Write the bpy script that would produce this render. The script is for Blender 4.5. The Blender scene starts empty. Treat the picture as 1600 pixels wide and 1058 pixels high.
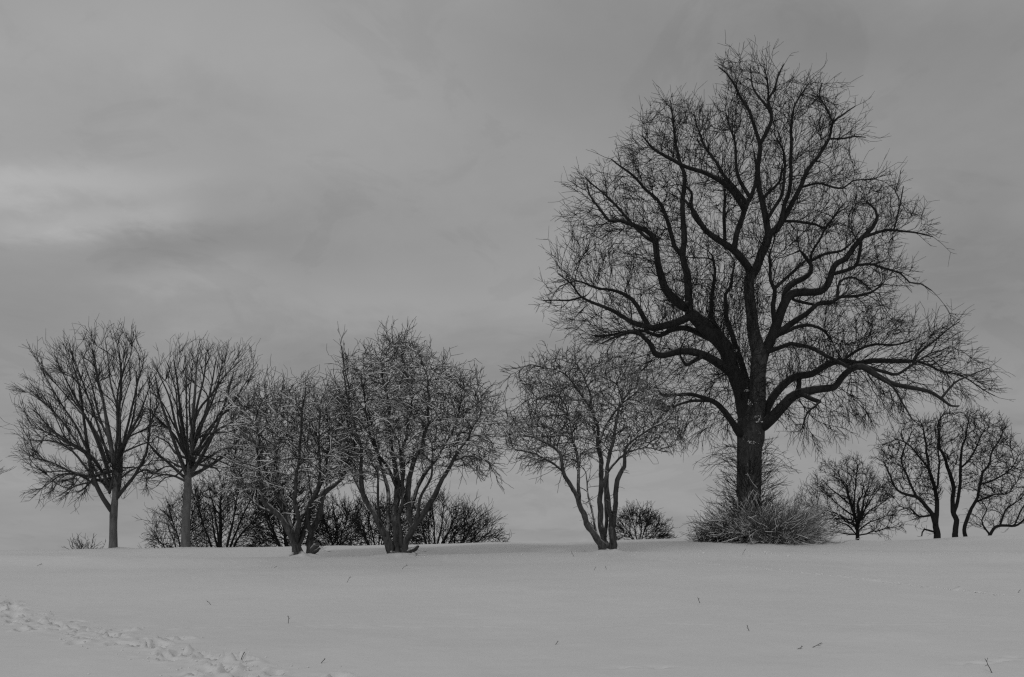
import bpy, math, random
import numpy as np

# ------------------------------------------------------------------ camera, sky, sun, exposure
F = 1570.0            # focal length in photo pixels (photo 1600 wide)
EYE = 1.6             # eye height above the ground at the camera
HY = 870.0            # photo row of eye level
sc = bpy.context.scene
col = sc.collection
cam_data = bpy.data.cameras.new('camera')
cam_data.sensor_width = 36.0
cam_data.lens = 36.0 * F / 1600.0
cam_data.shift_y = (HY - 529.0) / 1600.0
cam_data.clip_end = 12000.0
cam = bpy.data.objects.new('camera', cam_data)
cam.location = (0, 0, EYE)
cam.rotation_euler = (math.radians(90), 0, 0)
col.objects.link(cam)
sc.camera = cam

SUN_EL, SUN_AZ = math.radians(30), math.radians(200)   # azimuth clockwise from +Y: behind the camera, left
world = bpy.data.worlds.new('World')
sc.world = world
world.use_nodes = True
wt = world.node_tree
for n in list(wt.nodes):
    wt.nodes.remove(n)


def N(t, typ, **kw):
    n = t.nodes.new(typ)
    for k, v in kw.items():
        setattr(n, k, v)
    return n


def mth(t, op, a, b=None, c=None, clamp=False):
    n = N(t, 'ShaderNodeMath', operation=op)
    n.use_clamp = clamp
    for i, v in enumerate((a, b, c)):
        if v is None:
            continue
        if isinstance(v, (int, float)):
            n.inputs[i].default_value = v
        else:
            t.links.new(v, n.inputs[i])
    return n.outputs[0]


def ramp(t, fac, stops, interp='EASE'):
    n = N(t, 'ShaderNodeValToRGB')
    n.color_ramp.interpolation = interp
    e = n.color_ramp.elements
    while len(e) < len(stops):
        e.new(0.5)
    for el, (p, v) in zip(e, stops):
        el.position = p
        el.color = (v, v, v, 1)
    t.links.new(fac, n.inputs[0])
    return n.outputs[0]


def noise(t, vec, scale, detail=4, rough=0.55, dist=0.0):
    n = N(t, 'ShaderNodeTexNoise')
    n.inputs['Scale'].default_value = scale
    n.inputs['Detail'].default_value = detail
    n.inputs['Roughness'].default_value = rough
    n.inputs['Distortion'].default_value = dist
    if vec is not None:
        t.links.new(vec, n.inputs['Vector'])
    return n.outputs['Fac']


def sky_world(t):
    out = N(t, 'ShaderNodeOutputWorld')
    bg = N(t, 'ShaderNodeBackground')
    bg.inputs['Strength'].default_value = 0.1
    t.links.new(bg.outputs[0], out.inputs[0])
    sky = N(t, 'ShaderNodeTexSky', sky_type='NISHITA')
    sky.sun_disc = False
    sky.sun_elevation = SUN_EL
    sky.sun_rotation = SUN_AZ
    sky.air_density = 1.0
    sky.dust_density = 3.0
    bw = N(t, 'ShaderNodeRGBToBW')
    t.links.new(sky.outputs[0], bw.inputs[0])
    tc = N(t, 'ShaderNodeTexCoord')
    d = tc.outputs['Generated']
    sep = N(t, 'ShaderNodeSeparateXYZ')
    t.links.new(d, sep.inputs[0])
    x, y, z = sep.outputs
    zz = mth(t, 'ADD', mth(t, 'MAXIMUM', z, 0.0), 0.24)
    com = N(t, 'ShaderNodeCombineXYZ')
    t.links.new(mth(t, 'DIVIDE', x, zz), com.inputs[0])
    t.links.new(mth(t, 'DIVIDE', y, zz), com.inputs[1])
    com.inputs[2].default_value = 3.7
    v = com.outputs[0]
    big = noise(t, v, 1.1, 4, 0.5, 0.3)
    mid = noise(t, v, 3.4, 7, 0.58, 0.25)
    # small torn patches in the deck
    pat = ramp(t, noise(t, v, 4.2, 6, 0.6, 0.8), [(0.52, 0.0), (0.60, 1.0)])

    # the thin places in the deck that are in view, as directions (photo column, row, width, height, gain)
    lin = None
    for (px, py, w, h, g) in [(120, 288, 150, 24, .26), (140, 345, 130, 18, .30), (20, 265, 60, 18, .18), (290, 435, 90, 15, .14), (250, 345, 30, 30, .08), (560, 470, 420, 40, .14), (430, 130, 420, 130, .10),
                              (60, 60, 200, 120, .06), (180, 170, 160, 60, -.10), (200, 470, 230, 60, -.14),
                              (330, 370, 130, 40, -.10), (980, 110, 260, 110, -.10), (1540, 440, 150, 90, -.12), (1450, 130, 520, 420, -.13), (240, 385, 60, 22, -.10), (870, 838, 120, 10, -.06),
                              (1300, 60, 300, 60, -.07), (520, 560, 500, 45, -.05), (860, 760, 330, 60, .06), (1560, 690, 110, 25, -.10),
                              (700, 640, 300, 80, -.04)]:
        # tangent-plane coordinates of the direction
        ty = mth(t, 'MAXIMUM', y, 0.02)
        u = mth(t, 'DIVIDE', x, ty)
        q = mth(t, 'DIVIDE', z, ty)
        wob = mth(t, 'MULTIPLY', mth(t, 'SUBTRACT', mid, 0.5), 0.16)
        a = mth(t, 'DIVIDE', mth(t, 'ADD', mth(t, 'SUBTRACT', u, (px - 800) / F), wob), w / F)
        b = mth(t, 'DIVIDE', mth(t, 'ADD', mth(t, 'SUBTRACT', q, (HY - py) / F), mth(t, 'MULTIPLY', wob, 0.6)), h / F)
        r2 = mth(t, 'ADD', mth(t, 'MULTIPLY', a, a), mth(t, 'MULTIPLY', b, b))
        gss = mth(t, 'MULTIPLY', mth(t, 'EXPONENT', mth(t, 'MULTIPLY', r2, -0.7)), g)
        gss = mth(t, 'MULTIPLY', gss, mth(t, 'GREATER_THAN', y, 0.03))
        lin = gss if lin is None else mth(t, 'ADD', lin, gss)
    val = mth(t, 'ADD', lin, 1.0)
    val = mth(t, 'ADD', val, mth(t, 'MULTIPLY', mth(t, 'SUBTRACT', big, 0.5), 0.40))
    val = mth(t, 'ADD', val, mth(t, 'MULTIPLY', mth(t, 'SUBTRACT', mid, 0.5), 0.34))
    val = mth(t, 'ADD', val, mth(t, 'MULTIPLY', pat, -0.045))
    cloud = mth(t, 'MULTIPLY', val, 3.3)            # x 0.1 strength
    tot = mth(t, 'ADD', mth(t, 'MULTIPLY', cloud, 0.94), mth(t, 'MULTIPLY', bw.outputs[0], 0.03))
    t.links.new(tot, bg.inputs['Color'])


sky_world(wt)
world.cycles.sampling_method = 'MANUAL'
world.cycles.sample_map_resolution = 1024

sun_data = bpy.data.lights.new('sun', 'SUN')
sun_data.energy = 0.68
sun_data.angle = math.radians(10)
sun_data.color = (1, 1, 1)
sun = bpy.data.objects.new('sun', sun_data)
sun.rotation_euler = (math.radians(90) - SUN_EL, 0, -SUN_AZ + math.pi)
col.objects.link(sun)

sc.view_settings.view_transform = 'Standard'
sc.view_settings.look = 'None'
sc.view_settings.exposure = 0.0
sc.view_settings.gamma = 1.0
sc.view_settings.use_curve_mapping = False
sc.cycles.use_denoising = False
sc.cycles.max_bounces = 5
sc.cycles.diffuse_bounces = 3
sc.cycles.glossy_bounces = 1
sc.cycles.filter_width = 1.3

# ------------------------------------------------------------------ materials (the photograph is monochrome: greys only)


def new_mat(name):
    m = bpy.data.materials.new(name)
    m.use_nodes = True
    t = m.node_tree
    b = t.nodes['Principled BSDF']
    b.inputs['Roughness'].default_value = 0.9
    b.inputs['Specular IOR Level'].default_value = 0.15
    return m, t, b


def bark_mat(name, c0, c1, scale=6.0, snow=0.0, snow_scale=9.0, nz0=0.15, nz1=0.75, bump=0.4, speckle=0.0):
    m, t, b = new_mat(name)
    tc = N(t, 'ShaderNodeTexCoord')
    mp = N(t, 'ShaderNodeMapping')
    mp.inputs['Scale'].default_value = (1, 1, 0.25)
    t.links.new(tc.outputs['Object'], mp.inputs[0])
    n1 = noise(t, mp.outputs[0], scale, 6, 0.65, 0.4)
    n2 = noise(t, tc.outputs['Object'], 1.3, 3, 0.6)
    f = mth(t, 'ADD', mth(t, 'MULTIPLY', n1, 0.75), mth(t, 'MULTIPLY', n2, 0.35))
    colr = ramp(t, f, [(0.35, c0), (0.72, c1)], 'LINEAR')
    if snow > 0 or speckle > 0:
        geo = N(t, 'ShaderNodeNewGeometry')
        sep = N(t, 'ShaderNodeSeparateXYZ')
        t.links.new(geo.outputs['Normal'], sep.inputs[0])
        mr = N(t, 'ShaderNodeMapRange')
        mr.inputs['From Min'].default_value = nz0
        mr.inputs['From Max'].default_value = nz1
        t.links.new(sep.outputs[2], mr.inputs[0])
        nn = ramp(t, noise(t, tc.outputs['Object'], snow_scale, 4, 0.7), [(0.40, 0.0), (0.55, 1.0)], 'LINEAR')
        fac = mth(t, 'MULTIPLY', mth(t, 'MULTIPLY', mr.outputs[0], nn), snow, clamp=True)
        if speckle > 0:
            sp = ramp(t, noise(t, tc.outputs['Object'], 13.0, 5, 0.75), [(0.60, 0.0), (0.68, 1.0)], 'LINEAR')
            sp2 = ramp(t, noise(t, tc.outputs['Object'], 1.6, 3, 0.6), [(0.50, 0.0), (0.62, 1.0)], 'LINEAR')
            fac = mth(t, 'MAXIMUM', fac, mth(t, 'MULTIPLY', mth(t, 'MULTIPLY', sp, sp2), speckle))
        mx = N(t, 'ShaderNodeMix', data_type='RGBA')
        t.links.new(fac, mx.inputs[0])
        t.links.new(colr, mx.inputs[6])
        mx.inputs[7].default_value = (0.74, 0.74, 0.74, 1)
        colr = mx.outputs[2]
    t.links.new(colr, b.inputs['Base Color'])
    if bump > 0:
        bp = N(t, 'ShaderNodeBump')
        bp.inputs['Strength'].default_value = bump
        bp.inputs['Distance'].default_value = 0.04
        t.links.new(n1, bp.inputs['Height'])
        t.links.new(bp.outputs[0], b.inputs['Normal'])
    return m


def snow_mat(name, base=0.76):
    m, t, b = new_mat(name)
    b.inputs['Roughness'].default_value = 0.8
    tc = N(t, 'ShaderNodeTexCoord')
    n0 = noise(t, tc.outputs['Object'], 0.35, 5, 0.6)
    n1 = noise(t, tc.outputs['Object'], 7.0, 6, 0.65)
    n2 = noise(t, tc.outputs['Object'], 60.0, 3, 0.6)
    f = mth(t, 'ADD', mth(t, 'MULTIPLY', n0, 0.7), mth(t, 'MULTIPLY', n1, 0.3))
    colr = ramp(t, f, [(0.3, base - 0.05), (0.7, base + 0.03)], 'LINEAR')
    t.links.new(colr, b.inputs['Base Color'])
    h = mth(t, 'ADD', mth(t, 'MULTIPLY', n1, 0.6), mth(t, 'MULTIPLY', n2, 0.04))
    bp = N(t, 'ShaderNodeBump')
    bp.inputs['Strength'].default_value = 0.22
    bp.inputs['Distance'].default_value = 0.05
    t.links.new(h, bp.inputs['Height'])
    t.links.new(bp.outputs[0], b.inputs['Normal'])
    return m


M = {}
M['snow'] = snow_mat('snow')
M['snow_loose'] = snow_mat('snow_loose', 0.80)
M['lime_bark'] = bark_mat('lime_bark', 0.018, 0.085, 9.0, 0.25, 5.0, 0.45, 0.9, 0.6, speckle=0.45)
M['lime_limb'] = bark_mat('lime_limb', 0.016, 0.042, 6.0, 0.22, 5.0, 0.55, 0.95, 0.5)
M['lime_twig'] = bark_mat('lime_twig', 0.014, 0.028, 6.0, bump=0)
M['smooth_bark'] = bark_mat('smooth_bark', 0.06, 0.18, 11.0, 0.3, 5.0, 0.5, 0.9, 0.3)
M['smooth_limb'] = bark_mat('smooth_limb', 0.035, 0.075, 6.0, 0.35, 5.0, 0.4, 0.9, 0.2)
M['smooth_twig'] = bark_mat('smooth_twig', 0.018, 0.035, 6.0, 0.25, 5.0, 0.3, 0.9, 0)
M['thorn_bark'] = bark_mat('thorn_bark', 0.006, 0.11, 17.0, 0.7, 9.0, 0.2, 0.7, 1.0, speckle=0.2)
M['thorn_limb'] = bark_mat('thorn_limb', 0.008, 0.075, 15.0, 0.8, 8.0, 0.2, 0.6, 0.9)
M['thorn_twig'] = bark_mat('thorn_twig', 0.014, 0.03, 6.0, 0.4, 2.2, 0.05, 0.6, 0)
M['thorn_twig_bare'] = bark_mat('thorn_twig_bare', 0.016, 0.035, 6.0, 0.45, 2.2, 0.2, 0.7, 0)
M['far_twig'] = bark_mat('far_twig', 0.012, 0.022, 6.0, bump=0)
M['shoot_dark'] = bark_mat('shoot_dark', 0.018, 0.04, 6.0, 0.35, 3.0, 0.2, 0.8, 0)
M['shoot_snow'] = bark_mat('shoot_snow', 0.07, 0.15, 6.0, 0.95, 2.5, -0.1, 0.5, 0)
M['stalk'] = bark_mat('stalk', 0.03, 0.06, 6.0, bump=0)

# ------------------------------------------------------------------ helpers


def P(px, py, Y):
    return np.array(((px - 800.0) / F * Y, Y, EYE + (HY - py) / F * Y))


def mesh_obj(name, verts, faces_quads, mat, parent=None, smooth=True, tris=None):
    """verts (n,3) array, faces_quads (m,4) int array, tris (k,3)"""
    me = bpy.data.meshes.new(name)
    nq = 0 if faces_quads is None else len(faces_quads)
    nt = 0 if tris is None else len(tris)
    me.vertices.add(len(verts))
    me.vertices.foreach_set('co', np.asarray(verts, dtype=np.float32).ravel())
    loops = []
    if nq:
        loops.append(np.asarray(faces_quads, dtype=np.int32).ravel())
    if nt:
        loops.append(np.asarray(tris, dtype=np.int32).ravel())
    lp = np.concatenate(loops)
    me.loops.add(len(lp))
    me.loops.foreach_set('vertex_index', lp)
    me.polygons.add(nq + nt)
    st = np.concatenate([np.arange(nq) * 4, nq * 4 + np.arange(nt) * 3]).astype(np.int32)
    me.polygons.foreach_set('loop_start', st)
    me.polygons.foreach_set('use_smooth', np.full(nq + nt, smooth, dtype=bool))
    me.update(calc_edges=True)
    me.validate()
    me.materials.append(mat)
    o = bpy.data.objects.new(name, me)
    col.objects.link(o)
    if parent is not None:
        o.parent = parent
        o.matrix_parent_inverse = parent.matrix_world.inverted()
    return o


def empty(name, loc, label, cat, group=None):
    o = bpy.data.objects.new(name, None)
    o.location = loc
    o.empty_display_size = 0.3
    col.objects.link(o)
    o['label'] = label
    o['category'] = cat
    if group:
        o['group'] = group
    bpy.context.view_layer.update()
    return o


def unit(v):
    return v / np.maximum(np.linalg.norm(v, axis=-1, keepdims=True), 1e-9)


def perp(d, rng):
    r = rng.normal(size=d.shape)
    return unit(r - d * np.sum(r * d, -1, keepdims=True))


class Tubes:
    """collects chains of points with radii and turns them into tubes"""

    def __init__(self):
        self.v, self.q, self.t, self.n = [], [], [], 0

    def add(self, pts, rad, sides, rough=0.0, rng=None, cap=True):
        """pts (C,K,3), rad (C,K): C chains of the same length"""
        C, K = pts.shape[:2]
        if C == 0:
            return
        tan = np.empty_like(pts)
        tan[:, 1:-1] = pts[:, 2:] - pts[:, :-2]
        tan[:, 0] = pts[:, 1] - pts[:, 0]
        tan[:, -1] = pts[:, -1] - pts[:, -2]
        tan = unit(tan)
        ref = np.where(np.abs(tan[:, 0, 2:3]) > 0.8, np.array([[1.0, 0.13, 0]]), np.array([[0.1, 0.05, 1.0]]))
        u = unit(ref - tan[:, 0] * np.sum(ref * tan[:, 0], -1, keepdims=True))
        us = np.empty_like(pts)
        for k in range(K):
            u = unit(u - tan[:, k] * np.sum(u * tan[:, k], -1, keepdims=True))
            us[:, k] = u
        w = np.cross(tan, us)
        a = np.arange(sides) * 2 * math.pi / sides
        rr = rad[:, :, None] * np.ones(sides)
        if rough > 0:
            # furrowed bark: ridges that run with the limb plus lumps
            ph = rng.uniform(0, 6.28, (C, 1, 4))
            kk = np.arange(K)[None, :, None]
            aa = a[None, None, :]
            rr = rr * (1 + rough * (0.5 * np.sin(3 * aa + ph[:, :, 0:1] + kk * 0.21) + 0.35 * np.sin(5 * aa + ph[:, :, 1:2] - kk * 0.33)
                                    + 0.3 * np.sin(2 * aa + ph[:, :, 2:3] + kk * 0.5)) + rough * 0.35 * rng.normal(size=rr.shape))
        v = pts[:, :, None, :] + rr[..., None] * (np.cos(a)[None, None, :, None] * us[:, :, None, :] + np.sin(a)[None, None, :, None] * w[:, :, None, :])
        idx = self.n + np.arange(C * K * sides).reshape(C, K, sides)
        i0 = idx[:, :-1, :]
        i1 = idx[:, 1:, :]
        q = np.stack([i0, np.roll(i0, -1, 2), np.roll(i1, -1, 2), i1], -1).reshape(-1, 4)
        self.v.append(v.reshape(-1, 3))
        self.q.append(q)
        self.n += C * K * sides
        if cap and sides > 4:
            tips = pts[:, -1] + tan[:, -1] * rad[:, -1:] * 0.8
            ti = self.n + np.arange(C)
            self.v.append(tips)
            self.n += C
            e = idx[:, -1, :]
            self.t.append(np.stack([e, np.roll(e, -1, 1), np.repeat(ti[:, None], sides, 1)], -1).reshape(-1, 3))

    def build(self, name, mat, parent):
        if not self.v:
            return None
        return mesh_obj(name, np.concatenate(self.v), np.concatenate(self.q), mat, parent,
                        tris=np.concatenate(self.t) if self.t else None)


def twig_chains(base, dirs, length, r0, r1, K, rng, wiggle=0.25, trop=(0, 0, 0.1)):
    """curved twigs: base (C,3), dirs (C,3), length (C,), returns pts (C,K,3), rad (C,K), last directions (C,K,3)"""
    C = len(base)
    pts = np.empty((C, K, 3))
    dd = np.empty((C, K, 3))
    pts[:, 0] = base
    d = unit(dirs)
    dd[:, 0] = d
    st = (length / (K - 1))[:, None]
    tr = np.asarray(trop, dtype=float)
    for k in range(1, K):
        d = unit(d + rng.normal(size=(C, 3)) * wiggle + tr)
        pts[:, k] = pts[:, k - 1] + d * st
        dd[:, k] = d
    f = np.linspace(0, 1, K)[None, :]
    rad = r0[:, None] * (1 - f) + r1 * f
    return pts, rad, dd


def in_poly(x, y, poly):
    n = len(poly)
    r = np.zeros(len(x), bool)
    j = n - 1
    for i in range(n):
        xi, yi = poly[i]
        xj, yj = poly[j]
        c = ((yi > y) != (yj > y)) & (x < (xj - xi) * (y - yi) / (yj - yi + 1e-9) + xi)
        r ^= c
        j = i
    return r


def poly_dist(x, y, poly):
    best = np.full(len(x), 1e9)
    n = len(poly)
    for i in range(n):
        ax, ay = poly[i]
        bx, by = poly[(i + 1) % n]
        dx, dy = bx - ax, by - ay
        t = np.clip(((x - ax) * dx + (y - ay) * dy) / (dx * dx + dy * dy + 1e-9), 0, 1)
        best = np.minimum(best, np.hypot(x - ax - t * dx, y - ay - t * dy))
    return best


def catmull(p, step):
    """resample a polyline (n,d) whose first two columns are pixels, by step pixels"""
    p = np.asarray(p, float)
    if len(p) < 2:
        return p
    q = np.vstack([2 * p[0] - p[1], p, 2 * p[-1] - p[-2]])
    out = []
    for i in range(1, len(q) - 2):
        n = max(1, int(round(np.hypot(*(q[i + 1, :2] - q[i, :2])) / step)))
        t = (np.arange(n) / n)[:, None]
        a, b, c, d = q[i - 1], q[i], q[i + 1], q[i + 2]
        out.append(0.5 * ((2 * b) + (c - a) * t + (2 * a - 5 * b + 4 * c - d) * t ** 2 + (3 * b - a - 3 * c + d) * t ** 3))
    out.append(p[-1:])
    return np.vstack(out)


# ------------------------------------------------------------------ the snow field
def smooth(a, b, x):
    t = np.clip((x - a) / (b - a), 0, 1)
    return t * t * (3 - 2 * t)


_r = np.random.default_rng(5)
_lat = _r.uniform(-1, 1, (256, 256))


def vnoise(x, y):
    xi, yi = np.floor(x).astype(int), np.floor(y).astype(int)
    fx, fy = x - xi, y - yi
    fx, fy = fx * fx * (3 - 2 * fx), fy * fy * (3 - 2 * fy)
    g = lambda a, b: _lat[a & 255, b & 255]
    return (g(xi, yi) * (1 - fx) + g(xi + 1, yi) * fx) * (1 - fy) + (g(xi, yi + 1) * (1 - fx) + g(xi + 1, yi + 1) * fx) * fy


YC, YT = 25.0, 42.0
crest1 = np.array([(-200, 867), (0, 868), (250, 871), (450, 873), (620, 868), (800, 865), (960, 862), (1100, 860), (1300, 864), (1600, 865), (1800, 864)], float)
crest2 = np.array([(-200, 868), (0, 865), (100, 862), (200, 859), (290, 856), (450, 855), (600, 852), (760, 848), (860, 849), (960, 845), (1060, 842),
                   (1160, 840), (1250, 843), (1340, 847), (1430, 844), (1500, 839), (1600, 835), (1800, 832)], float)
_c1x, _c1z = (crest1[:, 0] - 800) / F * YC, EYE + (HY - crest1[:, 1]) / F * YC
_c2x, _c2z = (crest2[:, 0] - 800) / F * YT, EYE + (HY - crest2[:, 1]) / F * YT


def ground_base(X, Y):
    X, Y = np.asarray(X, float), np.asarray(Y, float)
    zc = np.interp(X, _c1x, _c1z)
    zt = np.interp(X, _c2x, _c2z)
    t = np.clip((Y - 4.0) / (YC - 4.0), 0, 1)
    z1 = zc * (t * 0.86 + 0.14 * t * t * (3 - 2 * t))
    z1 = z1 - 0.12 * smooth(9, 17, Y) * (1 - smooth(YC - 1.7, YC - .05, Y))
    s = np.clip((Y - YC) / (YT - YC), 0, 1)
    hollow = smooth(-9.5, -5.5, X) * (1 - smooth(5.0, 10.0, X)) * 0.24 + 0.06
    z2 = zc + (zt - zc) * (0.35 * s + 0.65 * (1 - (1 - s) ** 2)) - hollow * np.exp(-((Y - YC - 2.2) / 1.5) ** 2) * smooth(YC, YC + .7, Y)
    b = np.clip(Y - YT, 0, 60)
    z3 = zt - 0.0042 * b ** 2 * (1 - 0.35 * b / 60)
    z3 = np.maximum(z3, -8.0)
    z = np.where(Y < YC, z1, np.where(Y < YT, z2, z3))
    z = np.where(Y < 4, 0.0, z)
    return z


def ground_relief(X, Y):
    near = np.clip(1 - (np.hypot(X, Y - 20) - 40) / 40, 0, 1)
    return near * (0.030 * vnoise(X * 0.35 + 7, Y * 0.35) + 0.012 * vnoise(X * 1.3, Y * 1.3 + 3) + 0.004 * vnoise(X * 5, Y * 5))


def ground_z(X, Y):
    return float(ground_base(X, Y)) + float(ground_relief(np.asarray(X, float), np.asarray(Y, float)))


def pix_to_ground(px, py):
    """the point of the snow seen at a photo pixel of the near slope"""
    lo = np.linspace(6, YC, 800)
    z = ground_base((px - 800) / F * lo, lo)
    row = HY - (z - EYE) * F / lo
    i = int(np.argmin(np.abs(row - py)))
    return (px - 800) / F * lo[i], lo[i]


# where people walked: a broad trodden trail at the left and fainter single tracks
trail = np.array([(-60, 930), (0, 952), (60, 968), (120, 984), (180, 1000), (240, 1015), (300, 1030), (360, 1044), (430, 1062)], float)
prng = np.random.default_rng(21)
prints = []     # x, y, angle, length, width, depth
tg = np.array([pix_to_ground(a, min(b, 1056)) for a, b in trail])
tg[-1] = tg[-2] + (tg[-2] - tg[-3])
tg = np.vstack([tg, tg[-1] + (tg[-1] - tg[-2]) * np.array([[1], [2], [3]])])
for i in range(len(tg) - 1):
    d = tg[i + 1] - tg[i]
    L = np.hypot(*d)
    nrm = np.array([-d[1], d[0]]) / L
    for k in range(int(L * 9)):
        f = prng.uniform()
        o = prng.normal() * 0.26
        p = tg[i] + d * f + nrm * o
        prints.append((p[0], p[1], math.atan2(d[1], d[0]) + prng.normal() * 0.4, prng.uniform(.09, .17), prng.uniform(.05, .08), prng.uniform(.05, .30)))
for (pa, pb, n, dep) in [((140, 986), (800, 978), 34, .009), ((800, 978), (1600, 981), 40, .007), ((1020, 873), (1590, 931), 70, -.03),
                         ((-20, 880), (160, 868), 14, .02), ((950, 1042), (1060, 1046), 8, .02), ((640, 868), (690, 866), 8, .03), ((1500, 1040), (1600, 1030), 8, .018)]:
    a, b = np.array(pix_to_ground(*pa)), np.array(pix_to_ground(*pb))
    for k in range(n):
        f = (k + prng.uniform(-.3, .3)) / n
        p = a + (b - a) * f + prng.normal(size=2) * 0.06
        prints.append((p[0], p[1], math.atan2(*(b - a)[::-1]) + prng.normal() * .3, prng.uniform(.07, .12), prng.uniform(.04, .06), dep * prng.uniform(.5, 1.4)))


def build_ground():
    def axis(segs):
        out = []
        for a, b, s in segs:
            out.append(np.arange(a, b, s))
        return np.concatenate(out)
    xs = axis([(-12.0, -9, .10), (-9, -1.5, .035), (-1.5, 12, .075)])
    far = np.cumsum(np.geomspace(.15, 900, 38))
    xs = np.concatenate([-12 - far[::-1], xs, 12 + far])
    ys = axis([(-3, 8.5, .4), (8.5, 16.5, .04), (16.5, 27, .08), (27, 46, .2)])
    ys = np.concatenate([-3 - far[::-1][:30], ys, 46 + far])
    X, Y = np.meshgrid(xs, ys)
    Z = ground_base(X, Y) + ground_relief(X, Y)
    for (x, y, a, l, w, dep) in prints:
        i0, i1 = np.searchsorted(xs, (x - .45, x + .45))
        j0, j1 = np.searchsorted(ys, (y - .45, y + .45))
        if i1 - i0 < 2 or j1 - j0 < 2:
            continue
        sx, sy = X[j0:j1, i0:i1] - x, Y[j0:j1, i0:i1] - y
        c, s = math.cos(a), math.sin(a)
        q = ((sx * c + sy * s) / l) ** 2 + ((-sx * s + sy * c) / w) ** 2
        q = q * (1 + .35 * vnoise(X[j0:j1, i0:i1] * 14, Y[j0:j1, i0:i1] * 14))
        Z[j0:j1, i0:i1] += -dep * np.exp(-q * q * .9) + min(dep, .12) * .3 * np.exp(-((np.sqrt(np.abs(q)) - 1.55) / .35) ** 2) * (0.6 + .7 * vnoise(X[j0:j1, i0:i1] * 9, Y[j0:j1, i0:i1] * 9))
    # churned snow all along the trail
    dmin = np.full(X.shape, 9.0)
    for i in range(len(tg) - 1):
        a, d = tg[i], tg[i + 1] - tg[i]
        tt = np.clip(((X - a[0]) * d[0] + (Y - a[1]) * d[1]) / (d @ d), 0, 1)
        dmin = np.minimum(dmin, np.hypot(X - a[0] - tt * d[0], Y - a[1] - tt * d[1]))
    Z += np.exp(-(dmin / .42) ** 2) * (.018 * vnoise(X * 8, Y * 8) + .012 * vnoise(X * 17, Y * 17))
    # low drifts round the trunks
    for (px, Yq, h, w) in [(463, 25.2, .07, .33), (485, 25.2, .06, .28), (612, 25.2, .07, .3), (632, 25.2, .07, .35), (945, 25.2, .06, .3), (958, 25.2, .06, .25), (176, 35, .05, .4), (290, 35.5, .05, .4)]:
        xq = (px - 800) / F * Yq
        rq = np.hypot(X - xq, (Y - Yq) * .8)
        Z += h * np.exp(-(rq / w) ** 2) * (1 + .6 * vnoise(X * 5, Y * 5))
    ny, nx = X.shape
    idx = np.arange(nx * ny).reshape(ny, nx)
    q = np.stack([idx[:-1, :-1], idx[:-1, 1:], idx[1:, 1:], idx[1:, :-1]], -1).reshape(-1, 4)
    o = mesh_obj('snow_ground', np.stack([X, Y, Z], -1).reshape(-1, 3), q, M['snow'])
    o['kind'] = 'structure'
    return o


build_ground()


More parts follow.
